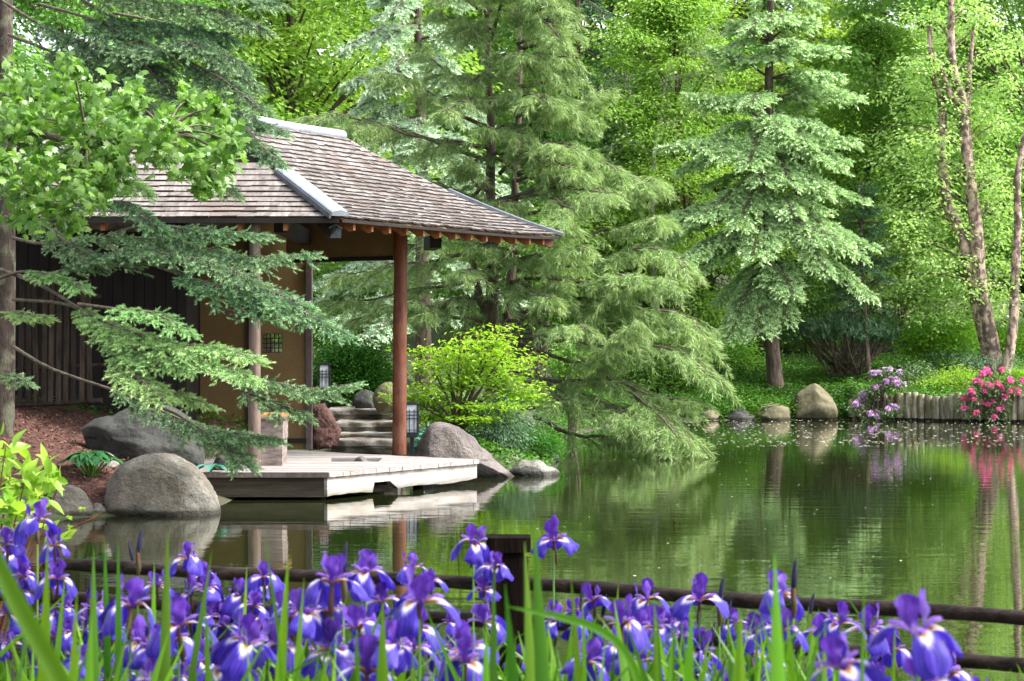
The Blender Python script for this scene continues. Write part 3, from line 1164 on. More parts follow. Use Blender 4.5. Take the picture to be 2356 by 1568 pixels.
    # rafter tails under the right eave
    for k in range(13):
        a = .33 + k * .345
        smax = min(1.3, (RL - a) * .85, a / .379 - .12)
        mt = MB()
        p0, p1 = rp(.04, a, -.085), rp(smax, a, -.075)
        q = [rp(.03, a, -.03), rp(smax, a, -.03), rp(smax, a, -.12), rp(.09, a, -.155), rp(.03, a, -.115)]
        w = np.array([RD[0], RD[1], 0]) * .02
        q = np.array(q)
        V = np.concatenate([q - w, q + w])
        m = len(q)
        mt.add(V, [[i, (i + 1) % m, m + (i + 1) % m, m + i] for i in range(m)])
        mt.add(V[:m], [list(range(m))[::-1]])
        mt.add(V[m:], [list(range(m))])
        mt.build('rafter_tail', M['cedar'], pav)
    for k in range(7):
        x = -2.28 - k * .46
        mt = MB()
        q = np.array([[x, RC[1] + .05, ZE - .045], [x, RC[1] + .85, fz(.85) - .06], [x, RC[1] + .85, fz(.85) - .14], [x, RC[1] + .2, ZE - .10], [x, RC[1] + .05, ZE - .12]])
        w = np.array([.022, 0, 0])
        V = np.concatenate([q - w, q + w])
        m = len(q)
        mt.add(V, [[i, (i + 1) % m, m + (i + 1) % m, m + i] for i in range(m)])
        mt.add(V[:m], [list(range(m))])
        mt.add(V[m:], [list(range(m))[::-1]])
        mt.build('rafter_tail', M['cedar'], pav)
    # hip rafter ends: right corner and the capped one at the front corner
    mt = MB()
    e0, e1 = rp(.02, RL - .12, -.10), rp(1.0, far_a(1.0), -.14)
    beam(mt, e0, e1, .07, .10)
    mt.build('hip_rafter', M['post'], pav)
    mt = MB()
    e0 = np.array([RC[0] - .04, RC[1] + .10, ZE - .13])
    e1 = np.array([-2.36, 22.60, 3.18])
    beam(mt, e0, e1, .10, .12)
    mt.build('hip_rafter', M['timber_dark'], pav)
    mt = MB()
    cxy = e0 - [0, .012, 0]
    w, h = .055, .06
    pr = np.array([[-w, 0, -h], [w, 0, -h], [w, 0, h * .7], [0, 0, h * 1.15], [-w, 0, h * .7]]) + cxy
    bk = pr + [-.02, .05, 0]
    V = np.concatenate([pr, bk])
    mt.add(V, [[i, (i + 1) % 5, 5 + (i + 1) % 5, 5 + i] for i in range(5)])
    mt.add(V[:5], [list(range(5))])
    for k in (-1, 1):
        beam(mt, cxy + [k * (w + .008), -.006, h * .62], cxy + [0, -.006, h * 1.2], .05, .014)
    cp = mt.build('rafter_end_cap', M['metal_dark'], pav)
    # beams
    mt = MB()
    p = P(1004, 558, 25.2)
    beam(mt, [p[0], 25.0, 2.70], [p[0] - .10, 25.7, 2.70], .135, .15)
    mt.build('tie_beam', M['timber_dark'], pav)
    mt = MB()
    p = P(658, 525, 23.2)
    beam(mt, [p[0], 22.6, p[2]], [p[0], 25.5, p[2]], .13, .16)
    mt.build('tie_beam', M['timber_dark'], pav)


roof()


def walls():
    # posts
    mb = MB()
    pr = np.random.default_rng(77)
    pp = spline([[-1.277, 24.6, ZD], [-1.268, 24.6, 1.5], [-1.258, 24.6, 2.85]], 40)
    pp[:, 0] += np.convolve(pr.normal(size=40), np.ones(5) / 5, 'same') * .0025
    tube(mb, pp, np.linspace(.082, .075, 40) + np.convolve(pr.normal(size=40), np.ones(3) / 3, 'same') * .0022, 18)
    o = mb.build('corner_post', M['post'], pav)
    mb = MB()
    tube(mb, spline([[-2.60, 21.92, ZD], [-2.595, 21.92, 1.5], [-2.59, 21.92, 2.85]], 10), [.066, .065, .064, .062, .06, .058, .056, .056, .055, .055], 14)
    mb.build('front_post', M['post_grey'], pav)
    YW = 25.70
    win = (P(604, 0, YW)[0], P(650, 0, YW)[0], P(0, 812, YW)[2], P(0, 768, YW)[2])
    x0, x1 = -4.3, P(706, 0, YW)[0]
    mb = MB()
    zt = 2.95
    box(mb, (x0, YW, ZD + .0), (win[0], YW + .09, zt))
    box(mb, (win[1], YW, ZD + .0), (x1, YW + .09, zt))
    box(mb, (win[0], YW, ZD + .0), (win[1], YW + .09, win[2]))
    box(mb, (win[0], YW, win[3]), (win[1], YW + .09, zt))
    mb.build('plaster_wall', M['plaster'], pav)
    ml = MB()
    for k in range(6):
        x = win[0] + (win[1] - win[0]) * k / 5
        beam(ml, [x, YW + .02, win[2]], [x, YW + .02, win[3]], .012, .012, up=(0, 1, 0))
    for k in range(5):
        z = win[2] + (win[3] - win[2]) * k / 4
        beam(ml, [win[0], YW + .008, z], [win[1], YW + .008, z], .012, .012)
    ml.build('lattice_window', M['timber_dark'], pav)
    mb = MB()
    beam(mb, [x1 + .025, YW + .03, ZD], [x1 + .025, YW + .03, 2.5], .07, .13, up=(0, 1, 0))
    mb.build('door_jamb', M['timber_violet'], pav)
    # header wall between jamb and post
    mb = MB()
    zl = P(0, 594, 25.2)[2]
    a, b = np.array([x1 - .2, YW - .12]), np.array([-1.32, 24.72])
    d = nrm(b - a)
    nn = np.array([-d[1], d[0]]) * .05
    pl = [a - nn, b - nn, b + nn, a + nn]
    prism(mb, pl, zl, 3.0)
    mb.build('header_panel', M['plaster'], pav)
    mb = MB()
    beam(mb, [a[0], a[1], zl - .02], [b[0], b[1], zl - .02], .12, .045)
    beam(mb, [x0, YW - .02, .38], [x1, YW - .02, .38], .03, .05)
    beam(mb, [-3.72, YW - .02, ZD], [-3.72, YW - .02, 2.9], .07, .05, up=(0, 1, 0))
    beam(mb, [-3.1, YW - .02, ZD], [-3.1, YW - .02, 2.9], .07, .05, up=(0, 1, 0))
    mb.build('wall_trim', M['timber_dark'], pav)
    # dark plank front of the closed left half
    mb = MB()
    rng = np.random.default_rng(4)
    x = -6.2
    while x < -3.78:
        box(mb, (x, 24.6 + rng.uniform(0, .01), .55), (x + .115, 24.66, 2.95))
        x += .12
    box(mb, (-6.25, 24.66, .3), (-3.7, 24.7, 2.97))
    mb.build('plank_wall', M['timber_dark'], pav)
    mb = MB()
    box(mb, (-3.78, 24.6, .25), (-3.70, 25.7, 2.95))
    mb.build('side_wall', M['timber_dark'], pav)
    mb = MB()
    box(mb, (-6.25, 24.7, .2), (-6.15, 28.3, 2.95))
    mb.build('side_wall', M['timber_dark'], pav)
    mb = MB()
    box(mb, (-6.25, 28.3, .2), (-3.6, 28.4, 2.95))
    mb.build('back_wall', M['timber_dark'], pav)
    # back slope of the left wing so that the roof is closed
    mb = MB()
    mb.add([[-6.3, 22.7, 3.36], [-2.9, 22.7, 3.36], [-2.9, 25.4, 3.9], [-6.3, 25.4, 3.9], [-6.3, 28.6, 2.8], [-2.9, 28.6, 2.8]], [[0, 1, 2, 3], [3, 2, 5, 4]])
    mb.add([[-6.3, 22.7, 3.32], [-2.9, 22.7, 3.32], [-2.9, 25.4, 3.86], [-6.3, 25.4, 3.86], [-6.3, 28.6, 2.76], [-2.9, 28.6, 2.76]], [[0, 3, 2, 1], [3, 4, 5, 2]])
    mb.build('wing_roof', M['shingle'], pav)


walls()


def storage_box():
    a = on_plane(597, 1078, ZD)
    root = empty('wooden_box', (-2.37, 22.6, ZD), 'grey weathered board box with fresh orange top board standing on the deck', 'box')
    x0, x1 = P(596, 0, 22.3)[0], P(651, 0, 22.3)[0]
    mb = MB()
    zm = P(0, 1012, 22.3)[2]
    zt = P(0, 962, 22.3)[2]
    box(mb, (x0 - .05, 22.3, ZD + .002), (x1 - .008, 22.8, zm))
    box(mb, (x0 - .05, 22.285, zm + .004), (x1, 22.81, zt - .012))
    box(mb, (x0 - .07, 22.25, zt - .012), (x1 + .025, 22.84, zt + .01))
    mb.build('box_body', M['box_wood'], root)
    mb = MB()
    box(mb, (x0 - .04, 22.3, zt + .012), (x1 + .045, 22.8, zt + .03))
    box(mb, (x0 + .03, 22.33, zt + .032), (x1 + .035, 22.5, zt + .048))
    mb.build('lid', M['fresh_wood'], root)


storage_box()


def board_fence():
    root = empty('board_fence', (-5.8, 23.9, .8), 'old weathered vertical board fence in the shade at the far left', 'fence')
    rng = np.random.default_rng(9)
    D = 23.6
    for k in range(13):
        px = 205 - k * 17.5
        a = P(px + rng.uniform(-2, 2), 925, D)
        b = P(px + rng.uniform(-5, 5), 640 + rng.uniform(-10, 10), D)
        mb = MB()
        t = rng.random()
        beam(mb, a, b, .052, .02, t, up=(0, 1, 0))
        mb.build('board', M['fence_old'], root)
    for y in (930, 848, 690):
        mb = MB()
        l, r = P(-40, y + 6, D + .03), P(235, y - 8, D + .03)
        tube(mb, [l, r], .032 if y == 930 else .022, 8)
        mb.build('rail', M['fence_old'], root)


board_fence()


def garden_lantern(x, y, z0, H, label):
    """black post lantern with frosted panes and a lattice band"""
    root = empty('garden_lantern', (x, y, z0), label, 'garden lantern', 'black garden lanterns')
    w = .075
    b = z0 + H - .42
    mb = MB()
    beam(mb, [x, y, z0], [x, y, b], .045, .045, up=(0, 1, 0))
    mb.build('lantern_post', M['black'], root)
    mb = MB()
    box(mb, (x - w, y - w, b), (x + w, y + w, b + .06))
    for sx in (-1, 1):
        for sy in (-1, 1):
            box(mb, (x + sx * (w - .008) - .008, y + sy * (w - .008) - .008, b + .06), (x + sx * (w - .008) + .008, y + sy * (w - .008) + .008, b + .39))
    for sx in (-1, 1):
        for k in (-.33, .33):
            for ax in (0, 1):
                px, py = (x + k * w * 1.1, y + sx * w) if ax == 0 else (x + sx * w, y + k * w * 1.1)
                box(mb, (px - .005, py - .005, b + .06), (px + .005, py + .005, b + .33))
        for zz in (.22, .26, .30, .085):
            if zz == .085:
                ln, t = w, .004
            else:
                ln, t = w + .014, .006
            box(mb, (x - ln, y + sx * (w + .005) - .004, b + zz), (x + ln, y + sx * (w + .005) + .004, b + zz + t * 1.6))
            box(mb, (x + sx * (w + .005) - .004, y - ln, b + zz + .001), (x + sx * (w + .005) + .004, y + ln, b + zz + t * 1.6 + .001))
    mb.build('lantern_frame', M['black'], root)
    mb = MB()
    i = w - .014
    box(mb, (x - i, y - i, b + .062), (x + i, y + i, b + .385))
    mb.build('lantern_pane', M['frosted'], root)
    mb = MB()
    box(mb, (x - w - .015, y - w - .015, b + .39), (x + w + .015, y + w + .015, b + .405))
    box(mb, (x - w + .01, y - w + .01, b + .406), (x + w - .01, y + w - .01, b + .42))
    mb.build('lantern_roof', M['black'], root)


_p = P(948, 925, 25.7)
garden_lantern(_p[0], 25.7, .2, _p[2] - .2, 'black post lantern with white panes beside the red brown corner post')
_p = P(747, 835, 29.6)
garden_lantern(_p[0], 29.6, .7, _p[2] - .7, 'smaller distant black lantern half buried in the dark hedge')


# ------------------------------------------------------------------ palisade of logs
def palisade():
    root = empty('log_palisade', (9, 42.6, 0), 'low retaining wall of upright weathered logs along the far shore', 'retaining wall')
    rng = np.random.default_rng(21)
    px = 1962.0
    while px < 2420:
        f = (px - 1960) / 400
        y0 = 966 + 7.5 * f
        D = CAMZ * F / (y0 - HY)
        w = rng.uniform(14, 19.5) * .5
        top = P(px, 907 + 2 * math.sin(px * .05) + rng.uniform(-3.5, 4) + (14 if px < 1972 else 0), D)
        r = w / F * D
        x = top[0]
        mb = MB()
        seg = 12
        ang = np.linspace(0, 2 * PI, seg, endpoint=False)
        zs = [-.3, 0, .15, .3, top[2] - .01, top[2]]
        lean = rng.uniform(-.012, .012)
        pts = [[x + lean * (z - .3), D + r, z] for z in zs]
        tube(mb, pts, [r, r, r, r, r * .98, r * .9], seg, np.clip(rng.normal(.5, .35), 0, 1))
        # dark wet foot
        tube(mb, [[x - lean * .3, D + r, -.05], [x - lean * .2, D + r, .045 + rng.uniform(0, .02)]], r * 1.02, seg, .5, 1, False)
        mb.build('log', [M['log'], M['timber_dark']], root)
        px += w * 2 + .8


palisade()


# ------------------------------------------------------------------ plants: generic builders
def foliage_cluster(mb, rng, c, rad, n, L, W, base_t=.5, mat=0, droop=.25, flat=.5):
    c = np.asarray(c)
    off = rng.normal(size=(n, 3)) * np.asarray(rad) * [1, 1, flat]
    r2 = np.hypot(off[:, 0], off[:, 1])
    off[:, 2] -= r2 * droop
    p = c + off
    d = nrm(off * [1, 1, .3] + rng.normal(size=(n, 3)) * .35 * np.mean(rad)) + [0, 0, -.3]
    nor = rng.normal(size=(n, 3)) * .55 + [0, 0, 1]
    t = np.clip(base_t + rng.normal(size=n) * .22, 0, 1)
    leaves(mb, p, d, nor, L * rng.uniform(.7, 1.2, n), W * rng.uniform(.8, 1.2, n), t, mat)


def broadleaf(seed, H, Rr, cb, ncl, nlf, L, W, trunk_r=.16, rc=.55, forks=1):
    """tree prototype at the origin -> (trunk mesh builder, crown mesh builder)"""
    rng = np.random.default_rng(seed)
    tr, cr = MB(), MB()
    wig = np.cumsum(rng.normal(size=(7, 2)) * .16, axis=0)
    wig[0] = 0
    z = np.linspace(-.3, H * .9, 7)
    tp = spline(np.stack([wig[:, 0], wig[:, 1], z], -1), 20)
    tube(tr, tp, np.linspace(trunk_r, trunk_r * .15, 20), 8)
    cl = []
    for i in range(ncl):
        f = rng.random() ** .8
        zc = H * (cb + (1 - cb) * f)
        prof = math.sin(min(1, (f * .86 + .14)) * PI) ** .6
        a = rng.uniform(0, 2 * PI)
        rr = Rr * prof * math.sqrt(rng.uniform(.12, 1)) * (1 + .25 * math.sin(2 * a + seed + zc * .5) + .22 * math.sin(3 * a + zc * 1.3) + .15 * math.sin(zc * 3.1 + seed))
        k = min(19, int(zc / (H * .9) * 19))
        cl.append((tp[k][0] + rr * math.cos(a), tp[k][1] + rr * math.sin(a), zc, rr, k))
    for i, (x, y, zc, rr, k) in enumerate(cl):
        if i % 2 == 0:
            k0 = max(2, k - 3)
            b = tp[k0]
            mid = (b + np.array([x, y, zc])) / 2 + [0, 0, .1 + .08 * rr]
            pts = spline([b, mid, [x, y, zc - .05]], 6)
            tube(tr, pts, np.linspace(trunk_r * .35 * (1 - k0 / 25), .012, 6), 5, .5, 0, False)
        foliage_cluster(cr, rng, (x, y, zc), rc * rng.uniform(.5, 1.2), nlf, L, W, .2 + .6 * rng.random(), 0, .3, .34)
    return tr, cr


def place_tree(name, px, D, proto, scale, rot, mats, label, group, base_z=None, cat='tree'):
    """copies a prototype mesh pair into a thing of its own with its own leaf colour"""
    x = (px - HX) / F * D
    z = hz(x, D) if base_z is None else base_z
    root = empty(name, (x, D, z), label, cat, group)
    root.rotation_euler = (0, 0, rot)
    root.scale = (scale if isinstance(scale, tuple) else (scale, scale, scale))
    for nm, me, mt in (('trunk', proto[0], mats[0]), ('crown', proto[1], mats[1])):
        o = bpy.data.objects.new(nm, me)
        C.objects.link(o)
        o.parent = root
        o.material_slots[0].link = 'OBJECT'
        o.material_slots[0].material = M[mt]
    return root


PROTO = []
for sd, H, Rr, cb, ncl, nlf, L, W in ((101, 13, 3.4, .08, 150, 280, .15, .095), (102, 15, 3.2, .12, 150, 280, .17, .10), (103, 12, 3.0, .04, 160, 280, .14, .085), (104, 16, 4.2, .15, 170, 280, .19, .12)):
    a, b = broadleaf(sd, H, Rr, cb, ncl, nlf, L, W)
    PROTO.append((a.mesh('broadleaf_trunk', [M['bark']]), b.mesh('broadleaf_crown', [M['leaf_mid']])))

GT = 'broadleaf trees of the woodland behind the pond'
TREES = [
    # px, D, proto, scale, rot, leaf, label
    (120, 40, 2, .9, .3, 'leaf_mid', 'green broadleaf tree behind the pavilion at the far left edge'),
    (420, 46, 0, 1.0, 1.1, 'leaf_bright', 'bright green tree above the left end of the pavilion roof'),
    (600, 44, 2, 1.05, 2.0, 'leaf_bright', 'yellowish green leafy tree directly above the roof ridge'),
    (760, 52, 3, .95, .6, 'leaf_mid', 'mid green oak like tree with dark limbs left of the silver spruce'),
    (930, 60, 1, .60, 4.1, 'leaf_pale', 'tall bright tree with sky gaps behind the silver spruce'),
    (1110, 64, 3, .62, 2.9, 'leaf_mid', 'tall tree seen through the top of the two stemmed cypress'),
    (1290, 66, 1, .95, 5.2, 'leaf_pale', 'light leafed tree behind the dark blue spruce'),
    (1430, 56, 0, 1.05, 3.4, 'leaf_mid', 'mid green tree with grey dead twigs between cypress and pale spruce'),
    (1520, 50, 2, (.8, .7, .72), .9, 'leaf_bright', 'low bright green tree at the left foot of the pale spruce'),
    (1640, 58, 3, .95, 1.8, 'leaf_bright', 'bright green tree behind the left boughs of the pale spruce'),
    (1830, 60, 0, .74, 5.8, 'leaf_mid', 'green tree hidden behind the trunk of the pale spruce'),
    (1980, 54, 2, .66, 2.4, 'leaf_bright', 'yellow green tree between the pale spruce and the birch'),
    (2090, 62, 3, .58, .2, 'leaf_pale', 'tall green tree with sky gaps left of the birch top'),
    (2230, 56, 1, .52, 3.9, 'leaf_bright', 'bright green tree right behind the birch stems'),
    (2380, 52, 0, 1.1, 1.5, 'leaf_mid', 'green tree at the right edge of the woodland'),
    (1350, 52, 0, .50, 2.2, 'leaf_mid', 'short green tree rising behind the right flank of the cypress'),
]
for px, D, k, sc, rot, mt, lb in TREES:
    place_tree('broadleaf_tree', px, D, PROTO[k], sc, rot, ('bark', mt), lb, GT)
# rear rank closing the wood
for i, px in enumerate(range(-150, 2560, 300)):
    place_tree('broadleaf_tree', px + (i * 53) % 90, 78 + (i * 7) % 9, PROTO[(i + 1) % 4], (1.25, 1.25, .42), i * 1.3, ('bark', ('leaf_mid', 'leaf_dark')[i % 2]),
               'distant tree of the rear rank, glimpsed between the nearer crowns', 'rear rank of trees')


def shrub(name, px, py, D, w, h, n, L, W, mat, label, group='shrubs on the far bank', seed=0, stems=6, lumps=16, base=None, dz=0.0, depth=None, cat='shrub', droop=.2):
    """px, py: view position of the crown centre; w, h: crown size in view pixels"""
    rng = np.random.default_rng(seed + 900)
    c = P(px, py, D)
    rx, rz = w / F * D / 2, h / F * D / 2
    ry = depth or rx
    gz = hz(c[0], D) if base is None else base
    root = empty(name, (c[0], D, gz), label, cat, group)
    st, cr = MB(), MB()
    for i in range(lumps):
        v = nrm(rng.normal(size=3))
        v[2] = v[2] * .9 + .1
        rr = rng.uniform(.35, .85)
        q = c + v * [rx, ry, rz] * rr
        foliage_cluster(cr, rng, q, (rx * .30, ry * .30, rz * .34), n // lumps, L, W, .3 + .4 * rng.random(), 0, droop, .8)
        if i < stems:
            b = np.array([c[0] + rng.normal() * rx * .12, D + rng.normal() * .08, gz - .05])
            tube(st, spline([b, (b + q) / 2 + rng.normal(size=3) * rx * .08, q], 7), np.linspace(.022, .006, 7), 5, .5, 0, False)
    st.build('stem', M['bark'], root)
    cr.build('crown', M[mat], root)
    return root


# understory, far bank
shrub('leafy_shrub', 1690, 840, 48, 150, 170, 5000, .09, .05, 'leaf_bright', 'yellowish shrub low in the shade left of the pale spruce trunk', seed=1)
shrub('leafy_shrub', 1590, 760, 51, 260, 330, 9000, .10, .055, 'leaf_mid', 'broad dark green shrub behind the tip of the cypress', seed=2)
shrub('leafy_shrub', 1860, 700, 52, 230, 300, 9000, .10, .055, 'leaf_mid', 'green shrub mass just right of the pale spruce trunk', seed=3)
shrub('leafy_shrub', 1480, 560, 50, 260, 260, 8000, .10, .055, 'leaf_bright', 'bright green shrub seen between cypress and pale spruce', seed=4)
shrub('leafy_shrub', 2160, 780, 47, 180, 120, 8000, .08, .04, 'leaf_lime', 'rounded lime green shrub left of the birch foot', seed=5)
shrub('leafy_shrub', 2330, 790, 50, 170, 150, 7000, .08, .04, 'leaf_lime', 'lime green hedge behind the birch foot at the right edge', seed=6)
shrub('leafy_shrub', 2080, 640, 52, 220, 240, 8000, .09, .05, 'leaf_bright', 'airy light green shrub above the lime green one', seed=7)
shrub('viburnum', 2125, 655, 50.5, 150, 90, 2500, .08, .045, 'leaf_pale', 'pale viburnum with whitish flower plates left of the birch', seed=8)
shrub('juniper_shrub', 2230, 825, 46.5, 210, 60, 7000, .06, .012, 'juniper', 'grey green juniper mat under the lime shrub', seed=9, cat='shrub')
shrub('leafy_shrub', 2200, 880, 44.6, 170, 70, 9000, .05, .03, 'leaf_lime', 'low yellow green shrub on top of the log wall', seed=10)
shrub('leafy_shrub', 2340, 880, 44.0, 80, 70, 4000, .05, .03, 'leaf_lime', 'low yellow green shrub at the right end of the log wall', seed=11)
shrub('leafy_shrub', 2120, 870, 45.2, 110, 80, 5000, .06, .03, 'leaf_rhodo', 'dull green shrub between the lilac rhododendron and the yellow green one', seed=12)
shrub('leafy_shrub', 1250, 600, 40, 300, 300, 7000, .09, .05, 'leaf_dark', 'dark green bush behind the stems of the cypress', seed=13)
shrub('leafy_shrub', 1050, 640, 41, 300, 320, 7000, .09, .05, 'leaf_dark', 'dark green bush behind the left side of the cypress', seed=14)
shrub('leafy_shrub', 1420, 850, 45, 260, 200, 6000, .09, .05, 'leaf_dark', 'dark shrub above the water under the cypress boughs', seed=15)
shrub('leafy_shrub', 1540, 900, 45, 140, 120, 5000, .07, .04, 'leaf_deep', 'dark low shrub at the left end of the far shore', seed=16)
shrub('leafy_shrub', 1310, 820, 33, 110, 80, 3000, .06, .035, 'leaf_bright', 'bright green patch of shrub glowing under the cypress boughs', seed=17)
shrub('leafy_shrub', 800, 700, 38, 260, 260, 7000, .09, .05, 'leaf_dark', 'dark bush seen through the pavilion doorway', seed=18)
# near the pavilion
shrub('hedge', 810, 862, 30.5, 190, 150, 16000, .05, .03, 'leaf_deep', 'rounded deep green hedge behind the stone steps', 'shrubs beside the pavilion', seed=20, lumps=34)
shrub('juniper_shrub', 1160, 985, 27.0, 150, 120, 7000, .06, .010, 'pine_grey', 'blue green dwarf pine behind the slanting boulder', 'shrubs beside the pavilion', seed=21)
shrub('juniper_shrub', 1235, 1030, 27.6, 110, 70, 6000, .04, .010, 'leaf_deep', 'low creeping juniper hanging over the waterline', 'shrubs beside the pavilion', seed=22)
shrub('leafy_shrub', 990, 1020, 26.4, 60, 60, 700, .07, .05, 'leaf_hosta_blue', 'blue green leafy plant at the foot of the lantern', 'shrubs beside the pavilion', seed=23)
shrub('leafy_shrub', 1060, 960, 28.4, 220, 110, 5000, .05, .03, 'leaf_mid', 'green undergrowth below the yellow maple', 'shrubs beside the pavilion', seed=24)


# dwarf pine with a mass of bare stems
def dwarf_pine():
    rng = np.random.default_rng(33)
    D = 46.5
    c = P(1945, 800, D)
    root = empty('dwarf_pine', (c[0], D, hz(c[0], D)), 'dark spreading dwarf pine with bare reddish stems on the far bank', 'shrub', 'shrubs on the far bank')
    st, cr = MB(), MB()
    for i in range(46):
        a = rng.uniform(0, 2 * PI)
        r = math.sqrt(rng.uniform(.05, 1))
        q = P(1945 + 105 * r * math.cos(a), 790 - 42 * math.sqrt(1 - .8 * r * r) + rng.uniform(-6, 12), D + r * math.sin(a) * .9)
        b = P(1945 + rng.uniform(-40, 40), 862, D)
        tube(st, spline([b, b * .4 + q * .6 + [0, 0, -.12], q], 6), np.linspace(.03, .01, 6), 5, .5, 0, False)
        nb = q + rng.normal(size=(26, 3)) * [.17, .17, .09]
        needles(cr, rng, nb, rng.normal(size=(26, 3)) * .5 + [0, 0, .8], .1, 14, .09, .009, .6, np.clip(rng.normal(.45, .2, 26), 0, 1))
    st.build('stem', M['bark'], root)
    cr.build('crown', M['pine_grey'], root)


dwarf_pine()


# ------------------------------------------------------------------ conifers
def bough(wood, fol, rng, pts, width, ntw, shoot_L, K, nl, nw, r0, tint=.5, mat=0, start=.2, dens=7.0, droop=.35, hang=.15, up=0.0, rnd_=.22):
    """a flat spray: main axis pts, side twigs, needle shoots on every twig"""
    n = 18
    ax = spline(pts, n)
    ln = np.linalg.norm(np.diff(ax, axis=0), axis=1).sum()
    tube(wood, ax, np.linspace(r0, r0 * .15, n), 6, .5, 0, False)
    tg = nrm(np.gradient(ax, axis=0))
    B, Dd, Ls, T = [], [], [], []
    for i in range(ntw):
        f = start + (1 - start) * (i + rng.random()) / ntw
        k = f * (n - 1)
        j = min(int(k), n - 2)
        p = ax[j] + (ax[j + 1] - ax[j]) * (k - j)
        t = tg[j]
        sd = nrm(np.cross(t, [0, 0, 1])) * (1 if i % 2 else -1)
        wl_ = width * (1.05 - f) ** .6 * min(1, .45 + (f - start) * 2.2) * rng.uniform(.6, 1.1)
        d = nrm(sd * .85 + t * .75 + rng.normal(size=3) * .14)
        m = 5
        tw = [p + d * wl_ * q + np.array([0, 0, -droop * wl_ * q * q]) for q in np.linspace(0, 1, m)]
        tw = np.array(tw)
        tube(wood, tw, np.linspace(r0 * .28, r0 * .08, m), 4, .5, 0, False)
        ns = max(2, int(wl_ * dens * 2.2))
        fr = rng.uniform(.12, 1, ns)
        kk = fr * (m - 1)
        jj = np.minimum(kk.astype(int), m - 2)
        q = tw[jj] + (tw[jj + 1] - tw[jj]) * (kk - jj)[:, None]
        dd = np.tile(d, (ns, 1)) + np.cross(np.tile(d, (ns, 1)), [0, 0, 1]) * rng.choice([-1, 1], ns)[:, None] * .8
        dd += rng.normal(size=(ns, 3)) * rnd_ + [0, 0, -hang + up]
        B.append(q)
        Dd.append(dd)
        Ls.append(shoot_L * rng.uniform(.6, 1.15, ns))
        T.append(np.clip(tint + .28 * (fr - .5) + rng.normal(size=ns) * .13, 0, 1))
        B.append(tw[-1:])
        Dd.append(d[None] + [0, 0, -droop * .6])
        Ls.append(np.array([shoot_L]))
        T.append(np.array([min(1, tint + .3)]))
    B.append(ax[-1:])
    Dd.append(tg[-1:])
    Ls.append(np.array([shoot_L]))
    T.append(np.array([min(1, tint + .3)]))
    needles(fol, rng, np.concatenate(B), np.concatenate(Dd), np.concatenate(Ls), K, nl, nw, .85, np.concatenate(T), mat)


def spruce(name, px, D, trunk, ztop, hand, rnd, mat, label, group, seed, r0=.17, width=.55, shoot=.13, K=11, nl=.035, nw=.016, bark='bark', droopL=.1):
    """trunk: list of view points bottom to top; hand: (tip px, tip py, base py, depth) boughs; rnd: random bough count"""
    rng = np.random.default_rng(seed)
    tp = spline([P(x, y, D) for x, y in trunk], 30)
    root = empty(name, tp[0], label, 'tree', group)
    wood, fol, tr = MB(), MB(), MB()
    tube(tr, tp, np.linspace(r0, .03, 30), 12)

    def at(z):
        k = int(np.clip(np.searchsorted(tp[:, 2], z), 1, 29))
        return tp[k]
    for tx, ty, by, dep in hand:
        b = at(P(0, by, D)[2])
        tip = P(tx, ty, D + dep)
        mid = b * .5 + tip * .5 + [0, 0, .12 * np.linalg.norm(tip - b) * .6]
        L = np.linalg.norm(tip - b)
        bough(wood, fol, rng, [b, mid, tip], width * (.65 + L * .2), int(L * 18), shoot, K, nl, nw, .03, .6, 0, .22, 12, .5, .1)
    z0, z1 = rnd[1], rnd[2]
    for i in range(rnd[0]):
        f = (i + rng.random()) / rnd[0]
        z = z0 + (z1 - z0) * f
        b = at(z)
        a = rng.uniform(0, 2 * PI)
        L = rnd[3] * (1 - f * .75) * rng.uniform(.55, 1.05)
        tip = b + [math.cos(a) * L, math.sin(a) * L, -L * .22 + .1]
        mid = b * .5 + tip * .5 + [0, 0, .1 * L]
        bough(wood, fol, rng, [b, mid, tip], width * (.6 + L * .17), int(L * 15) + 3, shoot, K, nl, nw, .025, .5, 0, .2, 10, .45, .12)
    tr.build('trunk', M[bark], root)
    wood.build('branches', M['bark_twig'], root)
    fol.build('crown', M[mat], root)
    return root


GC = 'conifers round the pond'
spruce('spruce_tree', 1772, 45.5, [(1790, 915), (1782, 860), (1774, 740), (1768, 500), (1768, 250), (1772, 60), (1775, -150), (1778, -330)], 0,
       [(1478, 525, 500, -1.2), (1500, 560, 520, -.4), (1560, 600, 545, -1.6), (1620, 610, 560, -1.0), (1530, 335, 370, -1.0), (1560, 390, 400, .2), (1585, 215, 290, -.8), (1640, 110, 190, -.6), (1625, 240, 240, -.8),
        (1680, 775, 640, -1.2), (1700, 720, 600, -.8), (1740, 770, 660, -1.5), (1650, 690, 600, .3), (1965, 320, 350, -.9), (1940, 380, 385, -1.2), (1975, 220, 240, -.6), (1940, 110, 160, -.6), (1930, 170, 200, -1.0),
        (2010, 680, 545, -1.0), (1985, 590, 520, -1.4), (1900, 620, 520, -1.8), (1880, 560, 500, -1.6), (1960, 540, 480, -.3), (1990, 460, 440, 0), (1820, 420, 380, -1.7), (1900, 440, 400, -1.2),
        (1640, 480, 430, -1.3), (1700, 520, 460, -1.8), (1600, 500, 470, -1.5), (1810, 740, 640, -1.0), (1690, 50, 110, -.5), (1860, 40, 110, -.5), (1730, 60, 90, -1.3), (1820, 90, 140, -1.2), (1620, 350, 350, -1.4), (1860, 330, 330, -1.5), (1735, 590, 500, -2.1), (1825, 680, 590, -1.9), (1720, 380, 310, -1.8)],
       (66, 3.6, 10.6, 2.3), 'needle_blue', 'tall pale green spruce with bare lower trunk on the far bank', GC, 61, .19, .68, .15, 13, .055, .024)

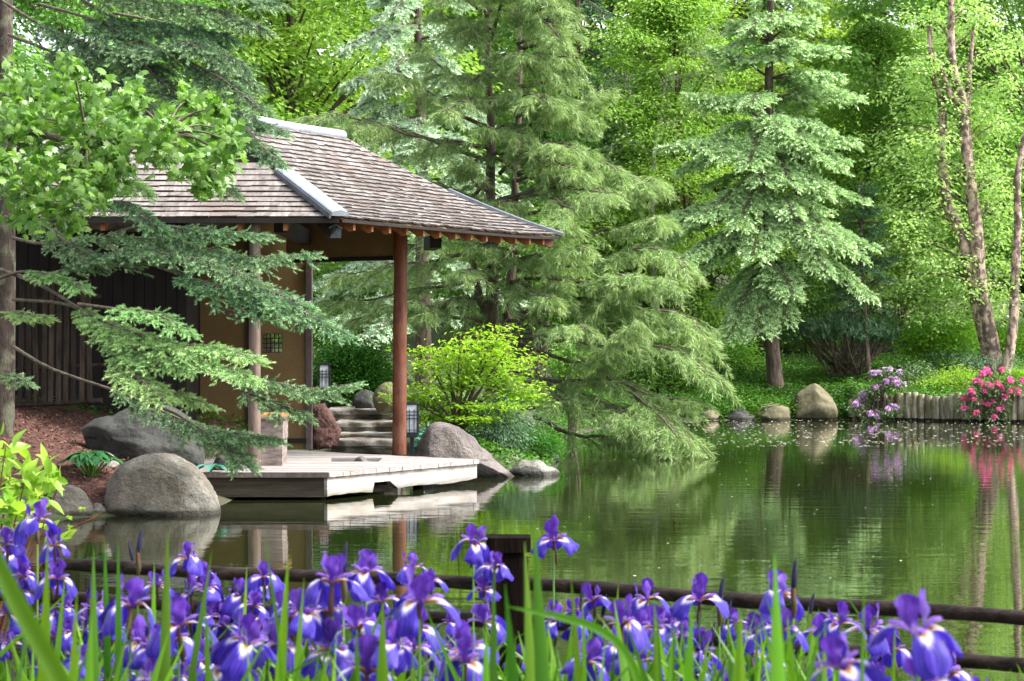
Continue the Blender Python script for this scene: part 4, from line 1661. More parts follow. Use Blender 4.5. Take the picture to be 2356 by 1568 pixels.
spruce('spruce_tree', 960, 37, [(975, 900), (972, 600), (968, 250), (960, 0), (955, -260)], 0,
       [(795, 105, 90, -.8), (800, 190, 170, -.8), (850, 210, 190, -1.2), (820, 250, 210, -.6), (880, 100, 70, -1.0), (900, 340, 300, -1.4), (830, 345, 300, -.8), (960, 340, 300, -1.8), (1050, 80, 60, -.8), (1020, 180, 140, -1.2),
        (900, 170, 140, -1.4), (1060, 400, 330, -1.2), (1090, 480, 420, -1.0), (820, 300, 270, -.8), (900, 30, 0, -1.0)],
       (46, 1.8, 8.2, 2.4), 'needle_silver', 'silvery blue spruce half hidden behind the left boughs of the cypress', GC, 62, .15, .62, .13, 12, .05, .022)

spruce('spruce_tree', 1330, 52, [(1335, 700), (1332, 400), (1330, 100), (1328, -300)], 0,
       [(1250, 90, 40, -.8), (1420, 120, 60, -.8), (1240, 30, 0, -.5), (1440, 190, 130, -.8), (1260, 190, 130, -1), (1400, 40, 0, -1)],
       (52, 4.5, 12.0, 2.0), 'needle_deep', 'dark blue green spruce standing between cypress and pale spruce tops', GC, 63, .16, .6, .15, 10, .05, .022)

spruce('pine_tree', 1990, 46.0, [(2000, 880), (1995, 800), (1985, 650), (1982, 520), (1985, 420)], 0,
       [(1940, 560, 600, -.4), (2030, 560, 600, -.4), (1930, 640, 670, -.3), (2045, 640, 670, -.4), (1955, 700, 720, -.5), (2040, 710, 720, 0), (1960, 490, 530, -.3), (2015, 480, 520, -.3), (1925, 720, 740, 0), (2060, 590, 640, 0)],
       (20, 2.4, 4.8, .8), 'needle_deep', 'slim dark young pine with thin leaning stem right of the pale spruce', GC, 64, .055, .35, .16, 12, .08, .010)

spruce('spruce_tree', 660, 50, [(655, 500), (655, 200), (660, -250)], 0, [], (50, 5, 13, 2.4), 'needle_dark', 'dark spruce among the leafy trees above the roof ridge', GC, 65, .15, .6, .15, 9, .05, .022)


def cypress():
    """the wide two stemmed cypress behind the pavilion, hanging feathery sprays"""
    rng = np.random.default_rng(70)
    D = 30.5
    root = empty('cypress_tree', P(1140, 985, D), 'wide feathery cypress with two stems behind the pavilion, boughs over the water', 'tree', GC)
    t1 = spline([P(1133, 985, D), P(1132, 720, D), P(1133, 560, D), P(1128, 450, D), P(1130, 300, D), P(1122, 150, D), P(1122, 0, D), P(1120, -200, D)], 30)
    t2 = spline([P(1150, 985, D + .1), P(1168, 720, D + .3), P(1182, 560, D + .5), P(1186, 400, D + .5), P(1194, 250, D + .5), P(1196, 100, D + .5), P(1190, -150, D + .5)], 30)
    for t, r in ((t1, .105), (t2, .08)):
        mb = MB()
        tube(mb, t, np.linspace(r, .025, 30), 12)
        mb.build('trunk', M['bark'], root)
    mb = MB()
    t3 = spline([P(1125, 720, D), P(1105, 690, D - .1), P(1092, 620, D - .2), P(1082, 580, D - .2)], 12)
    tube(mb, t3, np.linspace(.07, .03, 12), 8)
    mb.build('trunk', M['bark'], root)
    limbs = [  # (view points), depth at the tip, spray width
        ([(1165, 740), (1210, 735), (1265, 670), (1262, 640)], -.8, .5), ([(1175, 720), (1330, 720), (1420, 695), (1480, 660)], -1.2, .8), ([(1185, 775), (1300, 790), (1430, 800), (1560, 820), (1640, 880)], -1.5, .9),
        ([(1190, 790), (1330, 830), (1400, 800), (1450, 760)], -1.8, .7), ([(1330, 820), (1420, 880), (1500, 940), (1560, 1000)], -2.0, .8), ([(1200, 940), (1300, 935), (1420, 930), (1540, 985), (1600, 1020)], -1.6, .8),
        ([(1230, 960), (1330, 998), (1450, 1000), (1540, 1020)], -1.9, .6), ([(1190, 600), (1330, 610), (1420, 580), (1500, 570), (1580, 620)], -.8, .9), ([(1185, 560), (1340, 545), (1450, 520), (1520, 500)], -.6, .8),
        ([(1190, 500), (1330, 470), (1440, 430), (1500, 400)], -.3, .8), ([(1190, 400), (1280, 370), (1360, 350)], -.7, .7), ([(1196, 290), (1300, 270), (1380, 210)], -.6, .8), ([(1196, 200), (1260, 180), (1320, 170)], -.5, .7),
        ([(1195, 110), (1260, 100), (1300, 60)], -.5, .7), ([(1195, 40), (1250, 10), (1290, -20)], -.5, .7), ([(1120, 190), (1040, 170), (960, 100)], -.7, .8), ([(1125, 290), (1050, 265), (960, 200), (880, 180)], -.9, .8),
        ([(1120, 100), (1070, 60), (1000, 30)], -.6, .7), ([(1122, 30), (1060, 0), (1000, -40)], -.6, .7), ([(1128, 370), (1010, 340), (900, 300), (820, 290)], -1.0, .9), ([(1128, 440), (1090, 420), (1060, 360)], -.9, .6),
        ([(1130, 470), (1050, 440), (950, 420), (860, 400)], -.6, .8), ([(1130, 340), (980, 310), (800, 260), (700, 255)], -.2, .8), ([(1130, 560), (1010, 600), (900, 620), (780, 640)], .0, .9), ([(1120, 640), (1000, 660), (860, 690), (750, 700)], .2, .9),
        ([(1110, 740), (1000, 730), (900, 720), (800, 760)], .0, .8), ([(1105, 700), (1020, 700), (940, 690)], -.8, .7), ([(1130, 620), (1200, 600), (1280, 590), (1330, 580)], -1.4, .8), ([(1140, 520), (1220, 510), (1300, 500)], -1.5, .8),
        ([(1150, 460), (1240, 440), (1330, 440), (1400, 450)], -1.2, .8), ([(1140, 660), (1240, 640), (1340, 650), (1440, 640), (1540, 660)], -1.4, .9), ([(1160, 690), (1300, 680), (1450, 700), (1570, 720), (1630, 780)], -1.0, .9),
        ([(1180, 850), (1280, 870), (1400, 870), (1500, 900), (1590, 920)], -1.3, .9), ([(1150, 400), (1230, 330), (1300, 320)], -1.3, .7), ([(1140, 250), (1200, 220), (1250, 230)], -1.3, .7), ([(1130, 150), (1180, 130), (1230, 120)], -1.2, .7),
        ([(1120, 250), (1080, 220), (1020, 240)], -1.4, .7), ([(1120, 420), (1050, 480), (980, 480)], -1.0, .8), ([(1190, 720), (1280, 760), (1340, 760)], -1.6, .7), ([(1210, 800), (1260, 900), (1300, 940)], -1.2, .7),
        ([(1130, 90), (1150, 30), (1160, -30)], -1, .7), ([(1200, 880), (1330, 900), (1430, 950), (1500, 975)], -1.7, .8), ([(1200, 330), (1310, 330), (1400, 380), (1440, 400)], -.4, .8), ([(1190, 620), (1330, 660), (1480, 740), (1600, 790)], -.6, .9),
        ([(1190, 450), (1330, 400), (1420, 400), (1520, 420)], .1, .8), ([(1190, 250), (1290, 220), (1350, 260)], 0, .8)]
    for k in range(44):
        y = 700 - 860 * k / 44 + rng.uniform(-12, 12)
        sx = rng.choice([-1, 1])
        x0 = 1128 if rng.random() < .5 else 1190
        ln = rng.uniform(50, 150) * (1.1 if y > 200 else .85)
        limbs.append(([(x0, y), (x0 + sx * ln * .5, y - 12), (x0 + sx * ln, y + rng.uniform(-20, 30))], rng.uniform(-1.4, -.3), .62))
    wood, fol = MB(), MB()
    for pts, dep, wd in limbs:
        n = len(pts)
        p3 = [P(x, y, D + dep * i / (n - 1)) for i, (x, y) in enumerate(pts)]
        ax = spline(p3, 22)
        ax[1:, 2] += np.cumsum(rng.normal(size=21)) * .012
        tube(wood, ax, np.linspace(.034, .007, 22), 6, .5, 0, False)
        ln = np.linalg.norm(np.diff(ax, axis=0), axis=1).sum()
        ntw = int(ln * 19)
        B, Dd, Ls, T = [], [], [], []
        for i in range(ntw):
            f = .22 + .78 * rng.random() ** .8
            k = min(20, int(f * 21))
            p = ax[k] + (ax[k + 1] - ax[k]) * rng.random()
            t = nrm(ax[k + 1] - ax[k])
            sd = nrm(np.cross(t, [0, 0, 1])) * (1 if i % 2 else -1)
            wl_ = wd * (1.1 - f * .6) * rng.uniform(.35, 1.0)
            d = nrm(sd * rng.uniform(.3, 1) + t * rng.uniform(.3, 1.0) + [0, 0, rng.uniform(-.1, .35)])
            m = 6
            q = np.linspace(0, 1, m)[:, None]
            tw = p + d * wl_ * q + np.array([0, 0, -.55 * wl_]) * q ** 2.2
            if i % 2 == 0:
                tube(wood, tw, np.linspace(.009, .003, m), 3, .8, 0, False)
            ns = int(10 + wl_ * 32)
            kk = rng.uniform(.1, .999, ns) * (m - 1)
            jj = kk.astype(int)
            pp = tw[jj] + (tw[jj + 1] - tw[jj]) * (kk - jj)[:, None]
            dd = np.tile(d * [1, 1, .2], (ns, 1)) * .5 + rng.normal(size=(ns, 3)) * [.45, .45, .25] + [0, 0, -.62]
            B.append(pp)
            Dd.append(dd)
            Ls.append(rng.uniform(.05, .13, ns))
            T.append(np.clip(.4 + .2 * f + rng.normal() * .12 + rng.normal(size=ns) * .1, 0, 1))
        needles(fol, rng, np.concatenate(B), np.concatenate(Dd), np.concatenate(Ls), 6, .078, .0070, .5, np.concatenate(T))
    wood.build('branches', M['bark_twig'], root)
    fol.build('crown', M['cypress'], root)


cypress()


def left_spruce():
    """the dark spruce at the left edge whose boughs reach across the pavilion"""
    rng = np.random.default_rng(80)
    D = 20.8
    root = empty('spruce_tree', P(5, 1015, D), 'dark spruce at the left edge reaching long boughs across the pavilion', 'tree', GC)
    tr = MB()
    tp = spline([P(-2, 1030, D), P(3, 940, D), P(8, 700, D), P(10, 500, D), P(8, 250, D), P(10, 60, D), P(12, -150, D), P(12, -500, D)], 40)
    tube(tr, tp, np.linspace(.135, .06, 40) + rng.normal(size=40) * .002, 14)
    tr.build('trunk', M['bark_grey'], root)
    # (view points, start depth, end depth, width, needle material, tint)
    L_ = [
        ([(30, 548), (110, 562), (260, 545), (420, 560), (560, 590), (720, 582)], 20.5, 18.6, .55, 0, .45),
        ([(200, 560), (330, 520), (450, 530), (610, 540)], 19.8, 18.8, .45, 0, .45),
        ([(10, 625), (90, 640), (200, 600), (330, 580), (470, 600), (600, 650)], 20.3, 18.2, .5, 0, .35),
        ([(250, 570), (380, 620), (500, 660), (640, 700), (800, 768)], 19.4, 18.0, .5, 0, .45),
        ([(400, 600), (520, 640), (620, 670), (700, 700)], 19, 18.2, .4, 0, .4),
        ([(480, 700), (560, 720), (650, 700), (740, 740)], 18.8, 18.0, .45, 0, .45),
        ([(0, 620), (100, 660), (200, 720), (290, 760), (400, 790), (500, 800), (590, 825)], 20, 17.6, .45, 1, .62),
        ([(30, 690), (150, 700), (220, 735), (300, 800), (400, 830), (500, 840), (575, 868)], 20, 17.4, .42, 1, .62),
        ([(180, 700), (260, 710), (350, 720), (440, 765)], 19.0, 18.2, .35, 1, .7),
        ([(220, 740), (260, 800), (290, 850), (330, 880), (380, 920)], 19, 17.9, .35, 1, .55),
        ([(20, 715), (60, 722), (110, 730)], 20, 19.4, .18, 1, .6),
        ([(0, 640), (60, 625), (150, 640), (190, 665)], 20, 19.0, .2, 1, .5),
        ([(30, 798), (120, 850), (280, 905), (380, 950), (470, 985), (560, 1000), (640, 1010)], 20.3, 18.6, .4, 0, .42),
        ([(330, 925), (400, 950), (480, 1000), (540, 1040), (560, 1070)], 19.3, 18.6, .35, 0, .45),
        ([(420, 850), (520, 870), (620, 880), (720, 895), (815, 882)], 19.2, 18.4, .38, 0, .5),
        ([(500, 870), (560, 900), (640, 930), (700, 950)], 19.0, 18.4, .34, 0, .4),
        ([(240, 870), (300, 890), (400, 905), (480, 930)], 18.9, 18.2, .3, 1, .45),
        # upper boughs, dark
        ([(90, 10), (180, 35), (250, 60), (330, 105), (430, 100), (560, 150)], 20.5, 18.4, .6, 0, .3),
        ([(210, 45), (280, 90), (340, 160), (420, 230), (470, 300)], 20, 18.6, .55, 0, .3),
        ([(360, 100), (450, 150), (520, 190), (600, 250)], 19.6, 18.4, .5, 0, .3),
        ([(20, 80), (120, 120), (230, 170), (330, 260)], 20.5, 19, .6, 0, .25),
        ([(20, -20), (150, -30), (320, 0), (480, 20), (600, 60)], 20.6, 18.6, .6, 0, .35),
        ([(10, -90), (200, -80), (420, -60), (640, 10)], 20.6, 18.8, .6, 0, .35),
        ([(20, 180), (100, 230), (180, 300)], 20.5, 19.6, .5, 0, .25),
        ([(300, 200), (420, 230), (520, 250), (650, 300)], 19.5, 18.6, .45, 0, .35),
        ([(430, 260), (520, 300), (590, 330), (640, 370)], 19.3, 18.8, .38, 0, .35),
        ([(400, 330), (470, 380), (510, 420), (530, 445)], 19.2, 18.8, .25, 0, .3),
        ([(10, 430), (100, 440), (200, 430), (290, 420), (325, 440)], 20.3, 19.0, .35, 1, .6),
        ([(60, 470), (180, 470), (280, 465), (360, 520)], 20.1, 19.0, .35, 0, .4),
        ([(20, 330), (110, 340), (210, 360), (290, 400)], 20.4, 19.0, .4, 1, .4),
        ([(10, 500), (80, 510), (160, 560), (230, 600)], 20.4, 19.4, .4, 0, .35),
        ([(-10, 860), (30, 865), (60, 880)], 20.6, 20.2, .2, 0, .4),
        ([(-60, -40), (100, 60), (260, 120), (380, 160)], 20.6, 19.4, .6, 0, .3),
        ([(100, -60), (260, 40), (400, 60), (520, 80)], 20.2, 19.0, .6, 0, .3),
        ([(160, 120), (280, 200), (380, 280), (440, 350)], 20.6, 20.0, .55, 0, .22),
        ([(260, 30), (400, 60), (500, 120), (580, 190)], 20.8, 20.4, .55, 0, .25),
    ]
    for pts, d0, d1, wd, kind, tint in L_:
        n = len(pts)
        p3 = [P(x, y, d0 + (d1 - d0) * i / (n - 1)) for i, (x, y) in enumerate(pts)]
        ln = sum(np.linalg.norm(p3[i + 1] - p3[i]) for i in range(n - 1))
        w_, f_ = MB(), MB()
        bough(w_, f_, rng, p3, wd * .95, int(ln * 21) + 5, .095, 34, .024, .0056, .018, tint + .08, 0, .3 if ln > 1 else .1, 22, .38, .22, 0, .36)
        o = w_.build('bough', M['bark_twig'], root)
        f_.build('needles', M['needle_fresh' if kind else 'needle_dark'], o)


left_spruce()


# yellow-green maple-like shrub right of the post
def yellow_maple():
    rng = np.random.default_rng(90)
    D = 27.2
    root = empty('yellow_maple', P(1050, 990, D), 'small yellow green maple with layered sprays between post and cypress', 'tree', 'shrubs beside the pavilion')
    st, cr = MB(), MB()
    tips = [(1165, 735), (1110, 750), (1140, 770), (1060, 770), (1010, 790), (985, 830), (960, 790), (1180, 790), (1225, 810), (1200, 860), (1248, 905), (1230, 880), (1170, 900), (1120, 830), (1080, 860), (1030, 860),
            (950, 880), (960, 920), (1000, 900), (1040, 930), (1100, 930), (1150, 950), (1190, 930), (1080, 970), (1010, 960), (930, 915), (1070, 810), (1130, 800), (1150, 850), (1210, 905), (985, 960), (1110, 965), (905, 905)]
    for k, (x, y) in enumerate(tips):
        q = P(x, y, D + rng.uniform(-.6, .5))
        b = P(1050 + rng.uniform(-15, 15), 985, D)
        mid = b * .45 + q * .55 + [0, 0, .05]
        ax = spline([b, mid, q], 12)
        tube(st, ax, np.linspace(.02, .004, 12), 5, .5, 0, False)
        n = 150
        f = rng.uniform(.55, 1.0, n) ** .7
        idx = np.minimum((f * 11).astype(int), 10)
        p = ax[idx] + rng.normal(size=(n, 3)) * [.16, .13, .022]
        d = rng.normal(size=(n, 3)) * [1, 1, .25] + [.25, 0, -.25]
        leaves(cr, p, d, rng.normal(size=(n, 3)) * .3 + [0, 0, 1], rng.uniform(.06, .10, n), rng.uniform(.03, .045, n), np.clip(rng.normal(.55, .2, n) + (.25 if y < 830 else 0), 0, 1))
    st.build('stem', M['bark'], root)
    cr.build('crown', M['leaf_yellow'], root)


yellow_maple()


# river birch
def birch():
    rng = np.random.default_rng(95)
    D = 46.0
    root = empty('river_birch', P(2300, 862, D), 'tall river birch with several peeling pinkish stems at the right', 'tree')
    stems = [([(2290, 870), (2262, 760), (2238, 650), (2210, 540), (2180, 470), (2168, 380), (2170, 300), (2165, 225), (2150, 180), (2142, 120), (2138, 60)], .16, D + .1),
             ([(2296, 870), (2280, 780), (2256, 660), (2245, 520), (2232, 420), (2222, 320), (2212, 230), (2200, 190), (2190, 130), (2188, 40), (2190, -120)], .175, D),
             ([(2222, 330), (2226, 230), (2232, 150), (2240, 60)], .09, D + .1),
             ([(2212, 240), (2185, 215), (2165, 160), (2140, 120)], .09, D - .1),
             ([(2312, 870), (2330, 760), (2335, 640), (2342, 520), (2340, 420), (2352, 340), (2372, 250), (2390, 100)], .12, D - .2)]
    for pts, r, d in stems:
        mb = MB()
        p = spline([P(x, y, d) for x, y in pts], 40)
        rad = np.linspace(r, r * .35, 40) * (1 + .06 * rng.normal(size=40))
        tube(mb, p, rad, 12)
        # curling flakes of bark
        n = int(26 * len(pts) / 6)
        k = rng.integers(8, 38, n)
        a = rng.uniform(0, 2 * PI, n)
        o = np.stack([np.cos(a), np.sin(a), np.zeros(n)], -1)
        leaves(mb, p[k] + o * rad[k][:, None] * .95, o * .6 + rng.normal(size=(n, 3)) * .5 + [0, 0, .3], rng.normal(size=(n, 3)), rng.uniform(.04, .10, n), rng.uniform(.03, .06, n), .9)
        mb.build('trunk', M['bark_birch'], root)
    # side limbs and leaf sprays
    wood, cr = MB(), MB()
    hang = [(2010, 480), (2060, 420), (2100, 300), (2120, 200), (2080, 360), (2030, 560), (2100, 560), (2140, 620), (2060, 620), (2180, 560), (2200, 420), (2280, 300), (2320, 200), (2260, 160), (2180, 60), (2120, 60), (2240, 30),
            (2300, 80), (2340, 420), (2300, 560), (2290, 640), (2330, 700), (2150, 700), (2200, 700), (2110, 660), (2300, 400), (2260, 260), (2100, 130), (2050, 240), (1990, 380), (2160, 480), (2230, 740), (2090, 480), (2140, 380),
            (2020, 660), (2350, 300), (2350, 120), (2000, 300), (2180, 300), (2310, 480), (2130, 760), (2060, 180)]
    main = spline([P(x, y, D) for x, y in stems[1][0]], 40)
    for i, (x, y) in enumerate(hang):
        q = P(x, y, D + (rng.uniform(.2, 1.8) if x > 2110 else rng.uniform(-1.0, 1.2)))
        k = int(np.clip(np.argmin(np.abs(main[:, 2] - (q[2] - .5))), 8, 37))
        b = main[k]
        ax = spline([b, (b + q) / 2 + [0, 0, .25], q], 14)
        tube(wood, ax, np.linspace(.024, .005, 14), 5, .5, 0, False)
        for j in range(7):
            c = ax[rng.integers(6, 14)] + rng.normal(size=3) * [.32, .35, .2]
            foliage_cluster(cr, rng, c, (.17, .17, .17), 46, .10, .062, .25 + .6 * rng.random(), 0, .3, .6)
    wood.build('branches', M['bark'], root)
    cr.build('crown', M['leaf_pale'], root)


birch()


# grey dead twigs left of the pale spruce
def dead_branches():
    rng = np.random.default_rng(97)
    root = empty('bare_tree', P(1500, 430, 49), 'bare grey dead tree with fine twigs left of the pale spruce top', 'tree')
    mb = MB()
    D = 49
    tube(mb, spline([P(1510, 760, D), P(1500, 430, D), P(1520, 260, D), P(1540, 150, D)], 14), np.linspace(.07, .02, 14), 7)
    mb.build('trunk', M['bark_dead'], root)
    mb = MB()

    def grow(p, d, L, r, depth):
        q = p + d * L
        m = (p + q) / 2 + rng.normal(size=3) * L * .1
        tube(mb, spline([p, m, q], 5), np.linspace(r, r * .5, 5), 4, .5, 0, False)
        if depth:
            for _ in range(3):
                grow(p + (q - p) * rng.uniform(.4, 1), nrm(d + rng.normal(size=3) * .75), L * .68, r * .55, depth - 1)
    for (x, y) in ((1505, 240), (1515, 200), (1530, 160), (1502, 300), (1500, 350), (1520, 220)):
        grow(P(x, y, D), nrm([rng.choice([-1, 1]) * 1.0, -.4, rng.uniform(-.2, .7)]), .8, .02, 4)
    mb.build('branches', M['bark_dead'], root)


dead_branches()


# rhododendrons
def rhodo(name, cx, cy, w, h, D, spots, mat, label, seed, leafn=1500):
    rng = np.random.default_rng(seed)
    c = P(cx, cy, D + .25)
    root = empty(name, (c[0], c[1], .45), label, 'flowering shrub', 'rhododendrons above the log wall')
    st, cr = MB(), MB()
    tr = MB()
    n = 34
    for k in range(n):
        v = nrm(rng.normal(size=3)) * rng.uniform(0, 1, 3) * [1, 1, .6]
        d = nrm(rng.normal(size=3) + [0, 0, .3])
        leaves(tr, [np.zeros(3) + d * .018], [d], [rng.normal(size=3)], .052, .048, rng.random())
        tr_ = None
    tmesh = tr.mesh('flower_cluster', [M[mat]])
    b0 = np.array([c[0], c[1] + .1, .4])
    for (x, y) in spots:
        q = P(x, y, D + rng.uniform(-.25, .05) - .22)
        tube(st, spline([b0 + rng.normal(size=3) * .08, (b0 + q) / 2 + [0, 0, .1], q], 8), np.linspace(.014, .004, 8), 5, .5, 0, False)
        n = leafn // len(spots)
        foliage_cluster(cr, rng, q + [0, .06, -.03], (.07, .07, .06), n, .10, .03, .5, 0, .2, .8)
        o = bpy.data.objects.new('flower_cluster', tmesh)
        o.location = q - np.array(root.location)
        s = rng.uniform(.9, 1.35)
        o.scale = (s, s, s * .85)
        o.rotation_euler = (rng.uniform(-.5, .5), rng.uniform(-.5, .5), rng.uniform(0, 6))
        C.objects.link(o)
        o.parent = root
    st.build('stem', M['bark_twig'], root)
    cr.build('crown', M['leaf_rhodo'], root)


def zc(l):
    return [(1916 + x * .1867, 840.5 + y * .1867) for x, y in l]


rhodo('rhododendron', 2025, 900, 130, 120, 42.9, zc([(500, 95), (570, 90), (645, 55), (710, 50), (828, 85), (655, 205), (720, 175), (785, 180), (750, 215), (790, 225), (878, 240), (600, 265), (500, 280), (480, 320), (540, 270), (380, 345), (360, 410), (400, 395), (300, 450), (285, 480), (360, 512), (465, 600), (545, 575), (550, 640), (680, 540), (740, 510), (775, 520), (710, 500)]),
      'lilac', 'rhododendron with pale lilac flowers trailing over the left end of the log wall', 111)
rhodo('rhododendron', 2290, 910, 130, 120, 42.0, zc([(1895, 60), (1850, 105), (1935, 110), (2083, 55), (1780, 195), (1750, 205), (1830, 215), (1860, 270), (1920, 235), (1870, 325), (1945, 265), (2020, 225), (2060, 260), (2080, 285), (2185, 170), (2190, 195), (1720, 340), (1700, 320), (1680, 390), (1660, 400), (1615, 420), (1740, 425), (1615, 530), (1770, 590), (1820, 465), (1910, 485), (1970, 455), (2070, 510), (2040, 545), (2085, 530), (1990, 645), (2115, 390), (2190, 320), (2160, 330), (2265, 340), (2260, 285), (2290, 310), (2346, 190)]),
      'pink', 'rhododendron with vivid pink flowers hanging over the right end of the log wall', 112)


# ground cover on the banks
def ground_cover():
    rng = np.random.default_rng(120)
    mb = MB()

    def scatter(n, x0, x1, y0, y1, L, W, t0, dmin=.02, hh=.12):
        x = rng.uniform(x0, x1, n)
        y = rng.uniform(y0, y1, n)
        k = (pond_dist(x, y) > dmin) & ~((x > -2.75) & (x < -.95) & (y > 25) & (y < 30.4))
        x, y = x[k], y[k]
        z = height(x, y) + rng.uniform(.01, hh, len(x)) + .06 * np.sin(x * 3.1) * np.sin(y * 2.3)
        c = np.stack([x, y, z], -1)
        m = len(c)
        leaves(mb, c, rng.normal(size=(m, 3)) * [1, 1, .3] + [0, -.3, -.1], rng.normal(size=(m, 3)) * .35 + [0, -.35, 1], rng.uniform(.7, 1.2, m) * L, W * rng.uniform(.8, 1.2, m), np.clip(t0 + rng.normal(size=m) * .22 + .2 * np.sin(x * 1.7 + y), 0, 1))
    scatter(75000, 1.0, 14, 41.5, 50, .075, .05, .5, .02, .16)
    scatter(14000, 3.0, 7.0, 43.2, 45, .06, .045, .4, .0, .3)
    scatter(16000, -2.2, 2.2, 25, 34, .06, .04, .4)
    scatter(9000, -7, -3, 24, 32, .07, .04, .4)
    scatter(12000, 0.4, 3.5, 33, 44, .07, .045, .3)
    tag(mb.build('ground_cover', M['leaf_deep']), 'low dark green ivy like ground cover on the banks', 'ground cover', kind='stuff')


ground_cover()


def broad_plant(name, px, py, D, n, L, W, mat, label, seed, spread=.2, base=None, lift=.5):
    """rosette of broad ribbed leaves on stalks"""
    rng = np.random.default_rng(seed)
    c = P(px, py, D)
    root = empty(name, c, label, 'plant')
    mb, st = MB(), MB()
    for i in range(n):
        a = rng.uniform(0, 2 * PI)
        e = rng.uniform(.25, 1.0)
        d = np.array([math.cos(a), math.sin(a), 0])
        p0 = c + d * .01
        p1 = c + d * spread * e * .5 + [0, 0, lift * spread * (1.3 - e * .5)]
        tube(st, spline([p0, (p0 + p1) / 2 + [0, 0, .02], p1], 5), .004, 4, .5, 0, False)
        # leaf: 5 x 3 grid, cupped, drooping tip
        V = []
        m = 6
        s = np.cross(d, [0, 0, 1])
        LL = L * rng.uniform(.75, 1.15)
        WW = W * rng.uniform(.8, 1.1)
        for q in range(m):
            t = q / (m - 1)
            wv = WW / 2 * math.sin(PI * min(1, .06 + t * .94) ** .75) if q < m - 1 else .0005
            ctr = p1 + d * LL * t + np.array([0, 0, .16 * LL * t - .5 * LL * t * t])
            for u in (-1, -.5, 0, .5, 1):
                V.append(ctr + s * wv * u + np.array([0, 0, .25 * wv * abs(u)]))
        f = [[r * 5 + k, r * 5 + k + 1, r * 5 + k + 6, r * 5 + k + 5] for r in range(m - 1) for k in range(4)]
        mb.add(V, f, np.clip(rng.normal(.5, .2), 0, 1), 0, True)
    st.build('stem', M['stem'], root)
    mb.build('leaves', M[mat], root)


broad_plant('hosta', 210, 1110, 20.0, 80, .15, .085, 'leaf_hosta', 'dark green hosta growing between the boulders at the left', 131, .40, lift=.6)
broad_plant('hosta', 485, 1085, 21.2, 8, .16, .09, 'leaf_hosta_blue', 'blue green hosta tuft at the left end of the deck', 132, .10, lift=.6)


# maple overhang, near left: root outside the frame on the left bank
def maple_leaf():
    pts = [(0, 0), (.28, .05), (.5, .22), (.36, .3), (.62, .52), (.34, .52), (.3, .72), (.12, .66), (0, 1.0), (-.12, .66), (-.3, .72), (-.34, .52), (-.62, .52), (-.36, .3), (-.5, .22), (-.28, .05)]
    return np.array(pts)


def maple():
    rng = np.random.default_rng(140)
    root = empty('maple_tree', (-3.75, 12.3, .3), 'broad leaved maple branch hanging in from the upper left', 'tree')
    tr = MB()
    tube(tr, spline([[-3.75, 12.3, -.1], [-3.7, 12.3, 1.2], [-3.6, 12.4, 2.4], [-3.5, 12.6, 3.6]], 16), np.linspace(.10, .05, 16), 10)
    tr.build('trunk', M['bark_grey'], root)
    br, cr = MB(), MB()
    lf = maple_leaf()
    fl = MB()
    clumps = [(40, 190, 45), (60, 260, 70), (130, 185, 35), (165, 150, 25), (200, 230, 55), (150, 290, 75), (60, 340, 60), (250, 290, 60), (300, 240, 35), (330, 310, 55), (200, 370, 70), (100, 400, 70), (280, 370, 45), (370, 290, 40), (400, 350, 35),
              (430, 300, 40), (460, 260, 35), (440, 370, 40), (480, 340, 40), (520, 300, 30), (470, 420, 35), (520, 360, 35), (120, 470, 50), (200, 440, 50), (40, 430, 50), (160, 510, 30), (240, 420, 30), (430, 230, 25), (500, 250, 25), (20, 300, 50),
              (310, 210, 25), (450, 395, 30), (60, 500, 30), (350, 340, 40), (540, 330, 18), (500, 400, 25), (230, 330, 60), (0, 380, 50), (0, 240, 50)]
    joint = [P(-120, 330, 12.4), P(40, 300, 12.3), P(200, 330, 12.2), P(380, 310, 12.1)]
    for k, (x, y, r) in enumerate(clumps):
        D = 12.2 + rng.uniform(-.5, .6)
        c = P(x, y, D)
        j = min(joint, key=lambda q: np.linalg.norm(q - c))
        ax = spline([j, (j + c) / 2 + [0, 0, .04], c], 8)
        tube(br, ax, np.linspace(.010, .003, 8), 5, .5, 0, False)
        rr = r / F * D
        n = int(26 + rr * rr * 4600)
        p = c + rng.normal(size=(n, 3)) * [rr * .6, rr * .7, rr * .55]
        nor = nrm(rng.normal(size=(n, 3)) * .6 + [.1, -.45, .55])
        dn = nrm(rng.normal(size=(n, 3)) * .7 + [.25, -.1, -.75])
        for i in range(n):
            N_ = nor[i]
            d = nrm(dn[i] - N_ * np.dot(dn[i], N_))
            s = np.cross(d, N_)
            L = rng.uniform(.040, .070)
            cup = (lf[:, 0] ** 2) * .35
            V = p[i] + L * (lf[:, 1:2] * d + lf[:, 0:1] * s * 1.05 + cup[:, None] * -N_)
            V = np.concatenate([V, [p[i] + L * .42 * d + N_ * .004]])
            m = len(lf)
            cr.add(V, [[q, (q + 1) % m, m] for q in range(m)], np.clip(rng.normal(.5, .24), 0, 1))
        if k % 4 == 0:
            q = c + rng.normal(size=(60, 3)) * rr * .22 + [0, -.05, rr * .5]
            leaves(fl, q, rng.normal(size=(60, 3)), rng.normal(size=(60, 3)), .014, .009, rng.random(60))
    base = np.array([-3.62, 12.35, 2.2])
    tube(br, spline([base] + joint, 24), np.linspace(.035, .012, 24), 8)
    br.build('branches', M['bark_twig'], root)
    cr.build('crown', M['leaf_maple'], root)
    fl.build('blossoms', M['leaf_lime'], root)


maple()


